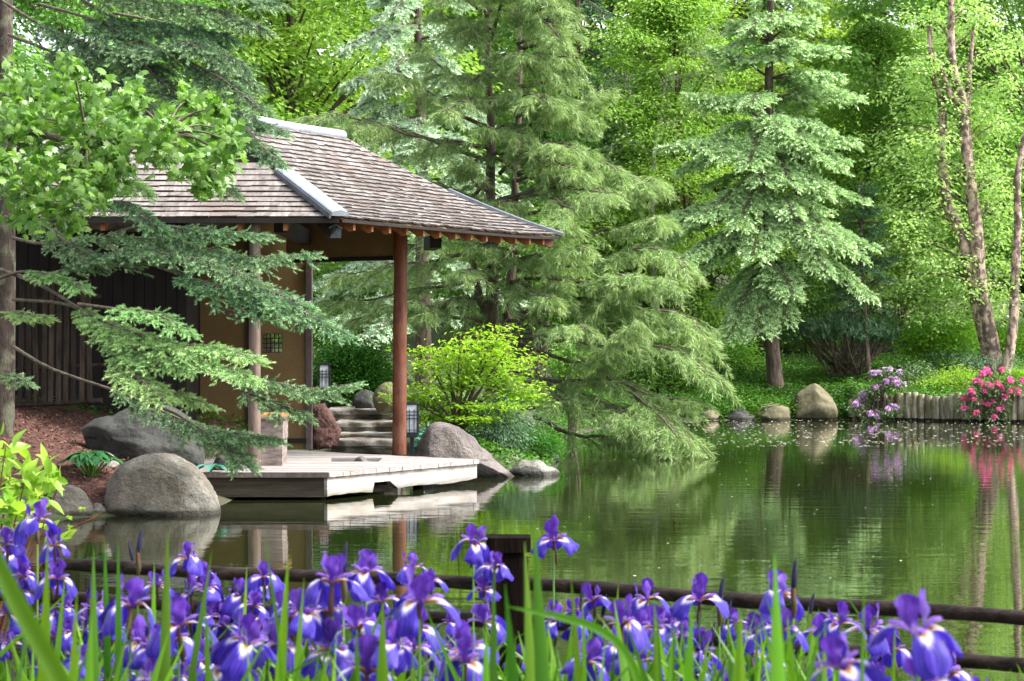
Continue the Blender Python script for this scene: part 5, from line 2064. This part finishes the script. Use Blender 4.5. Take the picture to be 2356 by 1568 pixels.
def near_bush():
    rng = np.random.default_rng(150)
    D = 7.6
    root = empty('leafy_bush', (P(20, 1100, D)[0] - .1, D, .2), 'sunlit lime green bush with broad leaves at the lower left corner', 'shrub')
    st, cr = MB(), MB()
    tips = [(15, 1015, 5), (30, 1060, 8), (60, 1095, 10), (110, 1085, 9), (140, 1105, 6), (90, 1120, 10), (50, 1140, 12), (20, 1120, 12), (10, 1170, 12), (60, 1180, 10), (100, 1150, 8), (5, 1060, 8), (30, 1210, 10), (80, 1215, 6), (120, 1240, 5), (0, 1230, 8), (-20, 1150, 12)]
    b = np.array(root.location)
    for x, y, n in tips:
        c = P(x, y, D + rng.uniform(-.15, .15))
        tube(st, spline([b, (b + c) / 2 + [-.02, 0, 0], c], 8), np.linspace(.007, .002, 8), 5, .5, 0, False)
        for i in range(n):
            d = nrm(rng.normal(size=3) * [1, .6, .8] + [.1, -.2, .25])
            p = c + rng.normal(size=3) * .022
            L = rng.uniform(.05, .09)
            W = L * .46
            N_ = nrm(rng.normal(size=3) * .5 + [0, -.5, .8])
            s = nrm(np.cross(d, N_))
            up = np.cross(s, d)
            V = []
            m = 7
            for q in range(m):
                t = q / (m - 1)
                w = W / 2 * math.sin(PI * (.03 + .97 * t) ** .85) if 0 < q < m - 1 else .0004
                ctr = p + d * L * t + up * (-.3 * L * t * t)
                V += [ctr - s * w + up * w * .3, ctr, ctr + s * w + up * w * .3]
            f = [[r * 3 + k, r * 3 + k + 1, r * 3 + k + 4, r * 3 + k + 3] for r in range(m - 1) for k in range(2)]
            cr.add(V, f, np.clip(rng.normal(.6, .25), 0, 1), 0, True)
    tw = spline([P(120, 1262, D), P(170, 1215, D), P(210, 1195, D), P(245, 1176, D)], 10)
    tube(st, tw, np.linspace(.005, .0025, 10), 5, .5, 0, False)
    for k, (x, y) in enumerate(((158, 1190), (190, 1168), (158, 1212))):
        c = P(x, y, D)
        leaves(cr, np.tile(c, (6, 1)), rng.normal(size=(6, 3)), rng.normal(size=(6, 3)), .018, .01, .8)
    st.build('stem', M['post'], root)
    cr.build('leaves', M['leaf_lime'], root)


near_bush()


# floating petals and pollen
def flecks():
    rng = np.random.default_rng(160)
    mb = MB()
    px = np.concatenate([rng.uniform(1560, 2380, 800), rng.uniform(1300, 2356, 160), rng.uniform(1300, 1800, 80), rng.uniform(900, 2356, 40)])
    py = np.concatenate([968 + 60 * rng.random(800) ** 1.25, rng.uniform(1020, 1120, 160), rng.uniform(1010, 1060, 80), rng.uniform(1100, 1400, 40)])
    D = CAMZ * F / (py - HY)
    x = (px - HX) / F * D
    r = rng.uniform(.010, .030, len(x)) ** 1.0 * np.where(py > 1030, .38, 1)
    k = pond_dist(x, D) < -.02
    x, D, r = x[k], D[k], r[k]
    n = len(x)
    seg = 6
    a = np.linspace(0, 2 * PI, seg, endpoint=False)
    V = np.stack([x[:, None] + r[:, None] * np.cos(a), D[:, None] + r[:, None] * 1.1 * np.sin(a), np.full((n, seg), .006)], -1)
    mb.add(V.reshape(-1, 3), np.arange(n)[:, None] * seg + np.arange(seg)[None, :], np.repeat(rng.random(n), seg))
    tag(mb.build('floating_petals', M['fleck']), 'tiny pale petals and pollen floating on the far water', 'petals', kind='stuff')


flecks()


# ------------------------------------------------------------------ foreground fence
def rail_fence():
    D0 = 6.67
    root = empty('rail_fence', P(1180, 1600, D0), 'low dark wooden post and rail fence between the irises and the pond', 'fence')
    rng = np.random.default_rng(170)
    x0 = P(1170, 0, D0)[0]
    h = .068
    zt = P(0, 1234, D0)[2]

    def sq(mb, w, z0, z1, ch=.35):
        a = w * ch
        pr = [(-w + a, -w), (w - a, -w), (w, -w + a), (w, w - a), (w - a, w), (-w + a, w), (-w, w - a), (-w, -w + a)]
        prism(mb, [(x0 + p[0], D0 + p[1]) for p in pr], z0, z1)
    mb = MB()
    sq(mb, h, zt - .045, zt, .22)
    sq(mb, h * .72, zt - .066, zt - .045, .3)
    sq(mb, h * .9, .05, zt - .066, .3)
    mb.build('fence_post', M['rail_post'], root)
    # rails: (left, right) view points with depth from rail height
    zr = .79

    def at(px, py, z):
        D = (CAMZ - z) * F / (py - HY)
        return P(px, py, D)
    for z, (la, lb), (ra, rb) in ((.79, ((105, 1300), (1130, 1345)), ((1210, 1350), (2480, 1432))), (.675, ((60, 1374), (1130, 1437)), ((1210, 1441), (2480, 1546)))):
        for (p, q) in ((la, lb), (ra, rb)):
            a, b = at(*p, z), at(*q, z)
            if p[0] < 200:
                b = np.array([x0 - .04, D0, z])
                a = a + (a - b) * .12 * (1 if z < .7 else 0)
            else:
                a = np.array([x0 + .04, D0, z])
            mb = MB()
            n = 34
            s = np.linspace(0, 1, n)[:, None]
            ax = a * (1 - s) + b * s
            ax[:, 2] += .0035 * np.sin(s[:, 0] * 9 + z * 9)
            rad = .0215 + .0016 * np.sin(s[:, 0] * 23 + z * 5) + rng.normal(size=n) * .0004
            tube(mb, ax, rad, 14)
            mb.build('rail', M['rail'], root)
    # a second post out of the frame at each end
    for px, D in ((-260, 7.5), (2700, 5.55)):
        q = P(px, 1234, D)
        mb = MB()
        prism(mb, [(q[0] - h, D - h), (q[0] + h, D - h), (q[0] + h, D + h), (q[0] - h, D + h)], .05, zt)
        mb.build('fence_post', M['rail_post'], root)


rail_fence()


# ------------------------------------------------------------------ irises
def petal_grid(center, side, width, lift, rows, cols, thick=0):
    """center(t)->(r,z); width(t); petal grows along +x"""
    V, UV = [], []
    for i in range(rows):
        t = i / (rows - 1)
        r, z = center(t)
        for j in range(cols):
            u = j / (cols - 1) * 2 - 1
            w = width(t)
            V.append([r - abs(u) ** 2 * side * w, u * w, z + lift(t) * u * u * w])
            UV.append([.5 + u * .5, t])
    f = [[r * cols + k, r * cols + k + 1, (r + 1) * cols + k + 1, (r + 1) * cols + k] for r in range(rows - 1) for k in range(cols - 1)]
    return np.array(V), np.array(f), np.array(UV)


def interp(xs, ys):
    return lambda t: float(np.interp(t, xs, ys))


def make_petal_meshes():
    rng = random.Random(7)
    out = {'fall': [], 'standard': [], 'style': []}
    for v in range(4):
        k = rng.uniform(-1, 1)
        # drooping petal: haft rises outwards, blade hangs
        ts = [0, .15, .3, .45, .6, .75, .9, 1]
        rr = interp(ts, [0, .013, .027, .040, .051 + .003 * k, .059 + .004 * k, .063 + .006 * k, .064 + .008 * k])
        zz = interp(ts, [0, .007, .010, .006, -.004, -.016, -.027, -.034])
        ww = interp(ts, [.004, .0075, .0115, .018, .0245, .027, .021, .004])
        V, f, uv = petal_grid(lambda t: (rr(t), zz(t)), .12, ww, interp([0, .3, .6, 1], [1.0, .2, -.25 + .3 * k, -.3]), 15, 9)
        uu = (uv[:, 0] - .5) * 2
        V[:, 0] += .0018 * np.sin(V[:, 1] * 330 + v) * uv[:, 1]
        V[:, 2] += .0030 * np.sin(uv[:, 1] * 21 + v * 2 + uu * 2) * uu ** 2 * np.clip(uv[:, 1] * 2 - .7, 0, 1)
        V[:, 0] += .0022 * np.sin(uv[:, 1] * 17 + v) * uu ** 2 * np.clip(uv[:, 1] * 2 - .7, 0, 1)
        mb = MB()
        mb.add(V, f, .5, 0, True, uv)
        out['fall'].append(mb.mesh('drooping_petal', [M['fall']]))
        # upright petal
        lean = rng.uniform(.12, .42)
        H = rng.uniform(.052, .062)
        ww = interp([0, .2, .4, .6, .8, .93, 1], [.0022, .0042, .0085, .0135, .0150, .0105, .002])
        V, f, uv = petal_grid(lambda t: (.004 + lean * H * t + .006 * math.sin(t * PI), .001 + H * t), 0, ww, lambda t: 0, 12, 7)
        V[:, 0] -= 22 * V[:, 1] ** 2 * uv[:, 1]
        V[:, 0] += .0026 * np.sin(V[:, 2] * 210 + v * 2) * (uv[:, 0] - .5) * 2
        V[:, 1] += .0018 * np.sin(V[:, 2] * 260 + v) * np.abs(uv[:, 0] - .5) * 2
        mb = MB()
        mb.add(V, f, .5, 0, True, uv)
        out['standard'].append(mb.mesh('upright_petal', [M['standard']]))
        rr = interp([0, .5, 1], [.001, .018, .036])
        zz = interp([0, .3, .7, 1], [.003, .015, .022, .023 + .004 * k])
        ww = interp([0, .5, .85, 1], [.004, .0065, .0085, .004])
        V, f, uv = petal_grid(lambda t: (rr(t), zz(t)), 0, ww, lambda t: -.5, 7, 5)
        mb = MB()
        mb.add(V, f, .5, 0, True, uv)
        out['style'].append(mb.mesh('style_arm', [M['style']]))
    mb = MB()
    tube(mb, spline([[0, 0, -.055], [.002, 0, -.035], [0, 0, -.012], [0, 0, .003]], 9), [.0025, .004, .005, .0052, .005, .0042, .0036, .0035, .004], 8)
    out['spathe'] = mb.mesh('spathe', [M['spathe']])
    mb = MB()
    tube(mb, [[0, 0, 0], [.012, .004, .33], [.0, 0, .66], [0, 0, 1.0]], [.0034, .003, .0026, .0024], 7)
    out['stem'] = mb.mesh('stem', [M['stem']])
    mb = MB()
    tube(mb, spline([[0, 0, 0], [.001, 0, .02], [.002, 0, .045], [.004, 0, .062]], 9), [.003, .0045, .0055, .0055, .0050, .0042, .0034, .0022, .0006], 8)
    out['bud'] = mb.mesh('bud', [M['bud']])
    mb = MB()
    tube(mb, spline([[0, 0, -.05], [.002, 0, -.03], [0, 0, -.01], [0, 0, .012]], 9), [.0025, .004, .0055, .006, .006, .0055, .005, .0045, .0035], 8)
    out['budspathe'] = mb.mesh('spathe', [M['spathe']])
    return out


PM = make_petal_meshes()


def child(name, me, parent, loc=(0, 0, 0), rot=(0, 0, 0), sc=(1, 1, 1)):
    o = bpy.data.objects.new(name, me)
    o.location = loc
    o.rotation_euler = rot
    o.scale = sc
    C.objects.link(o)
    o.parent = parent
    return o


def blade(mb, tip, base, w, bend, tint, rng, fold=.25, side=(1, 0, 0)):
    """sword leaf from base to tip"""
    tip, base = np.array(tip), np.array(base)
    mid = base * .45 + tip * .55 + np.array(bend)
    ax = spline([base, mid, tip], 16)
    t = np.linspace(0, 1, 16)
    wd = w * .74 * np.interp(t, [0, .25, .65, .85, 1], [.8, 1, .9, .55, .03])
    s = nrm(np.array(side))
    tg = nrm(np.gradient(ax, axis=0))
    n = nrm(np.cross(tg, s))
    L_ = ax - s * wd[:, None] + n * wd[:, None] * fold
    R_ = ax + s * wd[:, None] + n * wd[:, None] * fold
    V = np.concatenate([L_, ax, R_])
    i = np.arange(15)
    f = np.concatenate([np.stack([i, i + 16, i + 17, i + 1], -1), np.stack([i + 16, i + 32, i + 33, i + 17], -1)])
    mb.add(V, f, np.tile(np.clip(tint + .3 * (t - .5), 0, 1), 3), 0, True)


GZ = .28
IR = 'purple irises blooming along the fence'
IRIS_LIST = []


def iris(px, py, size, label, rng, spin=None):
    D = min(550.0 / size, 5.7)
    s = size * D / 550.0 * rng.uniform(1.0, 1.14)
    c = P(px, py, D)
    root = empty('iris', (c[0], D, GZ), label, 'iris', IR)
    root.rotation_euler = (0, 0, rng.uniform(0, 6.28) if spin is None else spin)
    hgt = c[2] - GZ
    child('stem', PM['stem'], root, (0, 0, 0), (0, 0, rng.uniform(0, 6)), (1, 1, hgt - .02 * s))
    heads = [(0, 0, hgt, s)]
    if size > 60 and not 1100 < px < 1290:
        a2 = rng.uniform(0, 6.28)
        if 1080 < px < 1100:
            a2 = 3.0
        heads.append((math.cos(a2) * .055 * s, math.sin(a2) * .055 * s, hgt - rng.uniform(.035, .085) * s, s * rng.uniform(.75, .95)))
    for q in range((3 if size > 105 and px < 1500 else 2) if size > 60 and not 1080 < px < 1290 else 0):
        a2 += rng.uniform(1.5, 3)
        heads.append((math.cos(a2) * rng.uniform(.08, .13) * s, math.sin(a2) * .07 * s, hgt - rng.uniform(.03, .16) * s, s * rng.uniform(.75, 1.0)))
    for hx_, hy_, hh_, hs_ in heads:
        iris_head(root, hx_, hy_, hh_, hs_, rng, 0 if spin is not None and hx_ == 0 else None)
    IRIS_LIST.append((px, D, root))
    return root


def iris_head(root, hx_, hy_, hh_, s, rng, rz=None):
    fl = empty('flower_head', (hx_, hy_, hh_))
    fl.parent = root
    fl.rotation_euler = (rng.uniform(-.22, .22), rng.uniform(-.22, .22), rng.uniform(0, 2) if rz is None else rz)
    fl.scale = (s, s, s)
    child('spathe', PM['spathe'], fl)
    for k in range(3):
        a = k * 2 * PI / 3
        child('drooping_petal', rng.choice(PM['fall']), fl, (0, 0, 0), (rng.uniform(-.28, .28), rng.uniform(-.22, .2), a + rng.uniform(-.25, .25)), (rng.uniform(.85, 1.12), rng.uniform(.85, 1.2), rng.uniform(.8, 1.25)))
        child('style_arm', rng.choice(PM['style']), fl, (0, 0, 0), (0, 0, a + rng.uniform(-.05, .05)))
        child('upright_petal', rng.choice(PM['standard']), fl, (0, 0, .002), (rng.uniform(-.15, .15), rng.uniform(-.12, .2), a + PI / 3 + rng.uniform(-.25, .25)), (1, rng.uniform(.85, 1.2), rng.uniform(.88, 1.12)))


def iris_bud(px, py, size, label, rng, two=False):
    """closed bud; py at its tip"""
    D = min(550.0 / size, 5.7)
    s = size * D / 550 * 1.15
    c = P(px, py, D) - [0, 0, .062 * s]
    root = empty('iris_bud', (c[0], D, GZ), label, 'iris bud', 'closed iris buds among the blooms')
    hgt = c[2] - GZ
    child('stem', PM['stem'], root, (0, 0, 0), (0, 0, 0), (1, 1, hgt - .04 * s))
    b = child('bud', PM['bud'], root, (0, 0, hgt), (rng.uniform(-.05, .05), rng.uniform(-.05, .22), 0), (s, s, s))
    child('spathe', PM['budspathe'], root, (0, 0, hgt), (0, 0, 0), (s, s, s))
    if two:
        child('bud', PM['bud'], root, (-.013, 0, hgt - .018), (0, -.25, 0), (s * .7, s * .7, s * .8))


BLOOMS = [
    (86, 1202, 99, 'tall iris bloom alone at the far left in front of the lime green bush'),
    (20, 1281, 86, 'iris bloom cut by the left edge below the tall one'),
    (52, 1325, 66, 'half hidden iris bloom under the tall one at the left edge'),
    (24, 1418, 80, 'iris bloom low at the left edge in front of the lower rail'),
    (106, 1425, 78, 'small iris bloom with white signal, second from left in the low row'),
    (150, 1404, 62, 'slender iris bloom standing against the left end of the lower rail'),
    (219, 1408, 92, 'iris bloom left of the large dark one at lower left'),
    (300, 1402, 132, 'large blurred iris bloom with drooping dark petals at lower left'),
    (411, 1449, 138, 'large iris bloom with white throat, right of the dark one'),
    (435, 1292, 84, 'small iris bloom rising above the left upper rail'),
    (440, 1372, 80, 'iris bloom just below the left upper rail beside a crossed leaf'),
    (493, 1387, 80, 'iris bloom with orange throat under the left upper rail'),
    (548, 1377, 86, 'iris bloom with a dark bud close to its left petal'),
    (606, 1333, 75, 'iris bloom with forked upright petals touching the left rail'),
    (565, 1492, 142, 'very large soft iris bloom at the bottom left of centre'),
    (668, 1426, 112, 'iris bloom with three hanging petals left of the bottom centre'),
    (764, 1348, 136, 'large iris bloom under the tall dark bud'),
    (770, 1503, 136, 'large iris bloom at the bottom edge, below the one under the tall bud'),
    (462, 1532, 122, 'iris bloom at the bottom edge below the white throated one'),
    (335, 1500, 112, 'dark iris bloom at the bottom edge under the large blurred one'),
    (82, 1538, 62, 'tiny iris bloom in the bottom left corner'),
    (634, 1558, 112, 'iris bloom cut by the bottom edge right of the very large soft one'),
    (165, 1540, 62, 'tiny iris bloom second from the bottom left corner'),
    (842, 1326, 114, 'wide iris bloom with pale petals in front of the rail left of the post'),
    (948, 1316, 76, 'small iris bloom above the big central one'),
    (965, 1394, 152, 'big dark iris bloom left of the fence post'),
    (1089, 1256, 102, 'tall iris bloom touching the left side of the post top'),
    (1118, 1298, 66, 'iris bloom just in front of the upper post face'),
    (1113, 1362, 66, 'small iris bloom left of the post at rail height'),
    (1116, 1438, 112, 'iris bloom in front of the lower half of the post'),
    (1274, 1248, 96, 'lone tall iris bloom right of the post top'),
    (945, 1504, 126, 'iris bloom at the bottom, below the big dark one'),
    (1065, 1518, 92, 'dark iris bloom at the bottom, left of the post foot'),
    (1277, 1438, 92, 'iris bloom right of the post foot behind a long arching leaf'),
    (1366, 1388, 76, 'small pale throated iris bloom under the right upper rail'),
    (1431, 1445, 126, 'iris bloom with wide hanging petals right of the arching leaf'),
    (1486, 1388, 88, 'crowded double looking iris bloom at the right upper rail'),
    (1318, 1554, 80, 'single upright iris bloom at the bottom edge right of the post'),
    (1512, 1450, 106, 'dark iris bloom directly under the crowded one'),
    (856, 1465, 58, 'tiny orange throated iris bloom between the two large bottom ones'),
    (1383, 1513, 82, 'iris bloom low behind the leaves, right of the post foot'),
    (1480, 1530, 84, 'iris bloom near the bottom edge below the dark one'),
    (1609, 1387, 106, 'iris bloom with a bent dark bud at its right'),
    (1606, 1506, 106, 'iris bloom below the one with the bent bud'),
    (1687, 1441, 72, 'slim iris bloom beside the crossing leaves right of centre'),
    (1792, 1379, 118, 'tall iris bloom pierced by the broad upright leaf and a long bud'),
    (1766, 1470, 84, 'iris bloom hanging just below the one with the broad leaf'),
    (1896, 1468, 112, 'iris bloom with brown rimmed petals left of the largest one'),
    (1930, 1530, 100, 'iris bloom at the bottom edge left of the largest one'),
    (2000, 1458, 112, 'iris bloom tucked behind the left petal of the largest one'),
    (2112, 1470, 205, 'largest iris bloom of all, at the lower right'),
    (2185, 1560, 120, 'iris bloom cut by the bottom edge under the largest one'),
    (1695, 1545, 84, 'iris bloom at the bottom edge between two crossing leaves'),
    (700, 1500, 70, 'small shaded iris bloom low between the large bottom left ones'),
    (1040, 1440, 70, 'small iris bloom between the big dark one and the post'),
    (1200, 1520, 66, 'small iris bloom in the leaves at the foot of the post'),
    (1560, 1450, 66, 'small iris bloom in the gap left of the bent bud'),
    (500, 1440, 74, 'iris bloom in the second rank right of the white throated one'),
    (240, 1500, 80, 'small iris bloom low beneath the left dark group'),
    (870, 1390, 62, 'small iris bloom between the wide pale one and the big dark one'),
]
BUDS = [(317, 1214, 96, 'pair of dark closed buds above the left rail', True), (790, 1245, 122, 'tall dark blue bud left of centre above the large bloom', False), (1337, 1336, 84, 'small dark bud leaning on the right upper rail', False),
        (1386, 1366, 84, 'dark bud second right of the post', False), (1655, 1325, 100, 'bent dark bud above the right rail', False), (1825, 1282, 120, 'tallest dark bud on the right side', False), (1862, 1362, 84, 'small pointed bud right of the tallest one', False),
        (533, 1328, 90, 'dark bud beside the forked bloom under the left rail', False), (1985, 1385, 100, 'dark bud left of the largest bloom', False), (1672, 1380, 90, 'thin dark bud under the bent one', False), (205, 1325, 80, 'small dark bud at the left lower rail', False),
        (1885, 1450, 96, 'dark bud in front of the brown rimmed bloom', False), (1130, 1320, 90, 'dark bud in front of the post', False), (862, 1385, 80, 'blue bud right of the large bloom under the tall bud', False), (1632, 1430, 96, 'dark bud below the bent one', False)]
_r = random.Random(3)
for px, py, sz, lb in BLOOMS:
    iris(px, py, sz, lb, _r, {205: .45}.get(sz))
for px, py, sz, lb, two in BUDS:
    iris_bud(px, py, sz, lb, _r, two)


def iris_blades():
    rng = np.random.default_rng(180)
    # prominent leaves: tip x, tip y, x at the bottom edge, width px, depth, sideways bend px
    BL = [(240, 1232, 250, 12, 4.2, 0), (272, 1242, 268, 15, 4.0, 4), (215, 1262, 232, 19, 3.6, -4), (386, 1218, 368, 19, 3.8, 5), (355, 1296, 350, 12, 4.4, 0), (605, 1205, 655, 8, 3.8, 14), (488, 1266, 430, 13, 3.9, -10), (664, 1275, 590, 24, 3.3, 10),
          (568, 1300, 548, 9, 4.6, 0), (150, 1320, 110, 16, 4.0, 0), (110, 1250, 58, 26, 3.2, 14), (211, 1405, 176, 30, 2.7, 4), (177, 1364, 130, 24, 2.9, 4), (1227, 1196, 1350, 26, 2.9, -34), (1207, 1246, 1312, 22, 3.0, -30), (1137, 1297, 1120, 17, 3.2, 4),
          (1162, 1345, 1262, 32, 2.6, -14), (1314, 1330, 1382, 17, 3.2, -10), (948, 1489, 1000, 22, 2.7, -6), (880, 1386, 874, 32, 3.0, 2), (1546, 1461, 1488, 24, 2.8, 6), (1024, 1500, 1080, 18, 2.9, -6), (1782, 1273, 1850, 38, 2.5, -22), (1592, 1377, 1540, 30, 2.7, 8),
          (1704, 1400, 1732, 24, 2.9, -5), (1704, 1402, 1640, 24, 2.8, 6), (1552, 1434, 1500, 18, 3.0, 4), (1899, 1433, 1870, 21, 3.0, 3), (1583, 1489, 1650, 19, 2.9, -8), (1989, 1310, 1972, 10, 2.6, 4), (1505, 1355, 1530, 13, 3.3, -3), (1120, 1420, 1090, 26, 2.8, 10),
          (1250, 1400, 1300, 16, 3.1, -5), (700, 1330, 640, 14, 3.7, 8), (470, 1360, 560, 14, 3.3, -30), (640, 1430, 655, 14, 3.2, 0), (820, 1440, 830, 20, 3.1, 0), (1440, 1540, 1460, 22, 2.6, 0), (2060, 1420, 2040, 10, 3.4, 0), (1340, 1360, 1352, 9, 3.8, 0)]
    for tx, ty, bx, wpx, D, bend in BL:
        tip = P(tx, ty, D)
        g_ = P(bx, 1568, D)
        # extend the line below the frame to the ground
        k = (tip[2] - GZ) / (tip[2] - g_[2])
        base = tip + (g_ - tip) * min(k, 2.2)
        base[2] = GZ
        base[1] += rng.uniform(-.1, .1)
        b = np.array([bend * 1.8 / F * D, 0, 0])
        wpx *= 1.2
        mb = MB()
        a = rng.uniform(-.5, .5)
        blade(mb, tip, base, wpx / F * D, b, np.clip(rng.normal(.55, .25), 0, 1), rng, .25, (math.cos(a), math.sin(a), 0))
        px_, D_, root = min(IRIS_LIST, key=lambda q: abs(q[0] - tx) + 60 * abs(q[1] - D))
        # bring into the plant's own space
        o = mb.build('leaf', M['iris_leaf'])
        o.parent = root
        bpy.context.view_layer.update()
        o.matrix_parent_inverse = root.matrix_world.inverted()
    # two special leaves: arching right of the post, and the blurred near one at left
    mb = MB()
    D = 2.6
    ax = spline([P(1166, 1396, D), P(1290, 1420, D), P(1390, 1455, D), P(1450, 1520, D), P(1475, 1620, D), P(1485, 1900, D)], 18)
    t = np.linspace(0, 1, 18)
    wd = .5 * 20 / F * D * np.interp(t, [0, .2, .6, 1], [.1, .9, 1, .8])
    tg = nrm(np.gradient(ax, axis=0))
    s = nrm(np.cross(tg, [0, 1, 0]))
    V = np.concatenate([ax - s * wd[:, None], ax + [0, .002, 0], ax + s * wd[:, None]])
    i = np.arange(17)
    mb.add(V, np.concatenate([np.stack([i, i + 18, i + 19, i + 1], -1), np.stack([i + 18, i + 36, i + 37, i + 19], -1)]), .7, 0, True)
    o = mb.build('leaf', M['iris_leaf'])
    root = min(IRIS_LIST, key=lambda q: abs(q[0] - 1431))[2]
    o.parent = root
    bpy.context.view_layer.update()
    o.matrix_parent_inverse = root.matrix_world.inverted()
    mb = MB()
    D = 1.75
    ax = spline([P(-30, 1240, D), P(30, 1370, D), P(90, 1480, D), P(150, 1600, D), P(230, 1900, D)], 18)
    wd = .5 * 46 / F * D * np.interp(t, [0, .3, 1], [.7, 1, 1])
    tg = nrm(np.gradient(ax, axis=0))
    s = nrm(np.cross(tg, [0, 1, 0]))
    V = np.concatenate([ax - s * wd[:, None], ax + [0, .003, 0], ax + s * wd[:, None]])
    mb.add(V, np.concatenate([np.stack([i, i + 18, i + 19, i + 1], -1), np.stack([i + 18, i + 36, i + 37, i + 19], -1)]), .5, 0, True)
    o = mb.build('leaf', M['iris_leaf'])
    root = IRIS_LIST[3][2]
    o.parent = root
    bpy.context.view_layer.update()
    o.matrix_parent_inverse = root.matrix_world.inverted()
    # the uncountable rest
    mb = MB()
    for k in range(620):
        D = rng.uniform(3.3, 5.9)
        px = rng.uniform(-80, 2080) if rng.random() < .9 else rng.uniform(2000, 2400)
        ty = rng.normal(1500, 58) if px < 2000 else rng.normal(1550, 40)
        if px > 1950:
            ty += 40
        ty = max(ty, 1345)
        tip = P(px, ty, D)
        lean = rng.normal() * .22
        base = np.array([tip[0] + lean, D + rng.uniform(-.15, .15), GZ - .02])
        a = rng.uniform(-1.2, 1.2)
        blade(mb, tip, base, rng.uniform(.010, .020), (lean * rng.uniform(-.2, .7), rng.normal() * .03, 0), np.clip(rng.normal(.45, .25), 0, 1), rng, .25, (math.cos(a), math.sin(a), 0))
    tag(mb.build('iris_foliage', M['iris_leaf']), 'mass of upright sword shaped iris leaves in front of the fence', 'foliage', kind='stuff')


iris_blades()
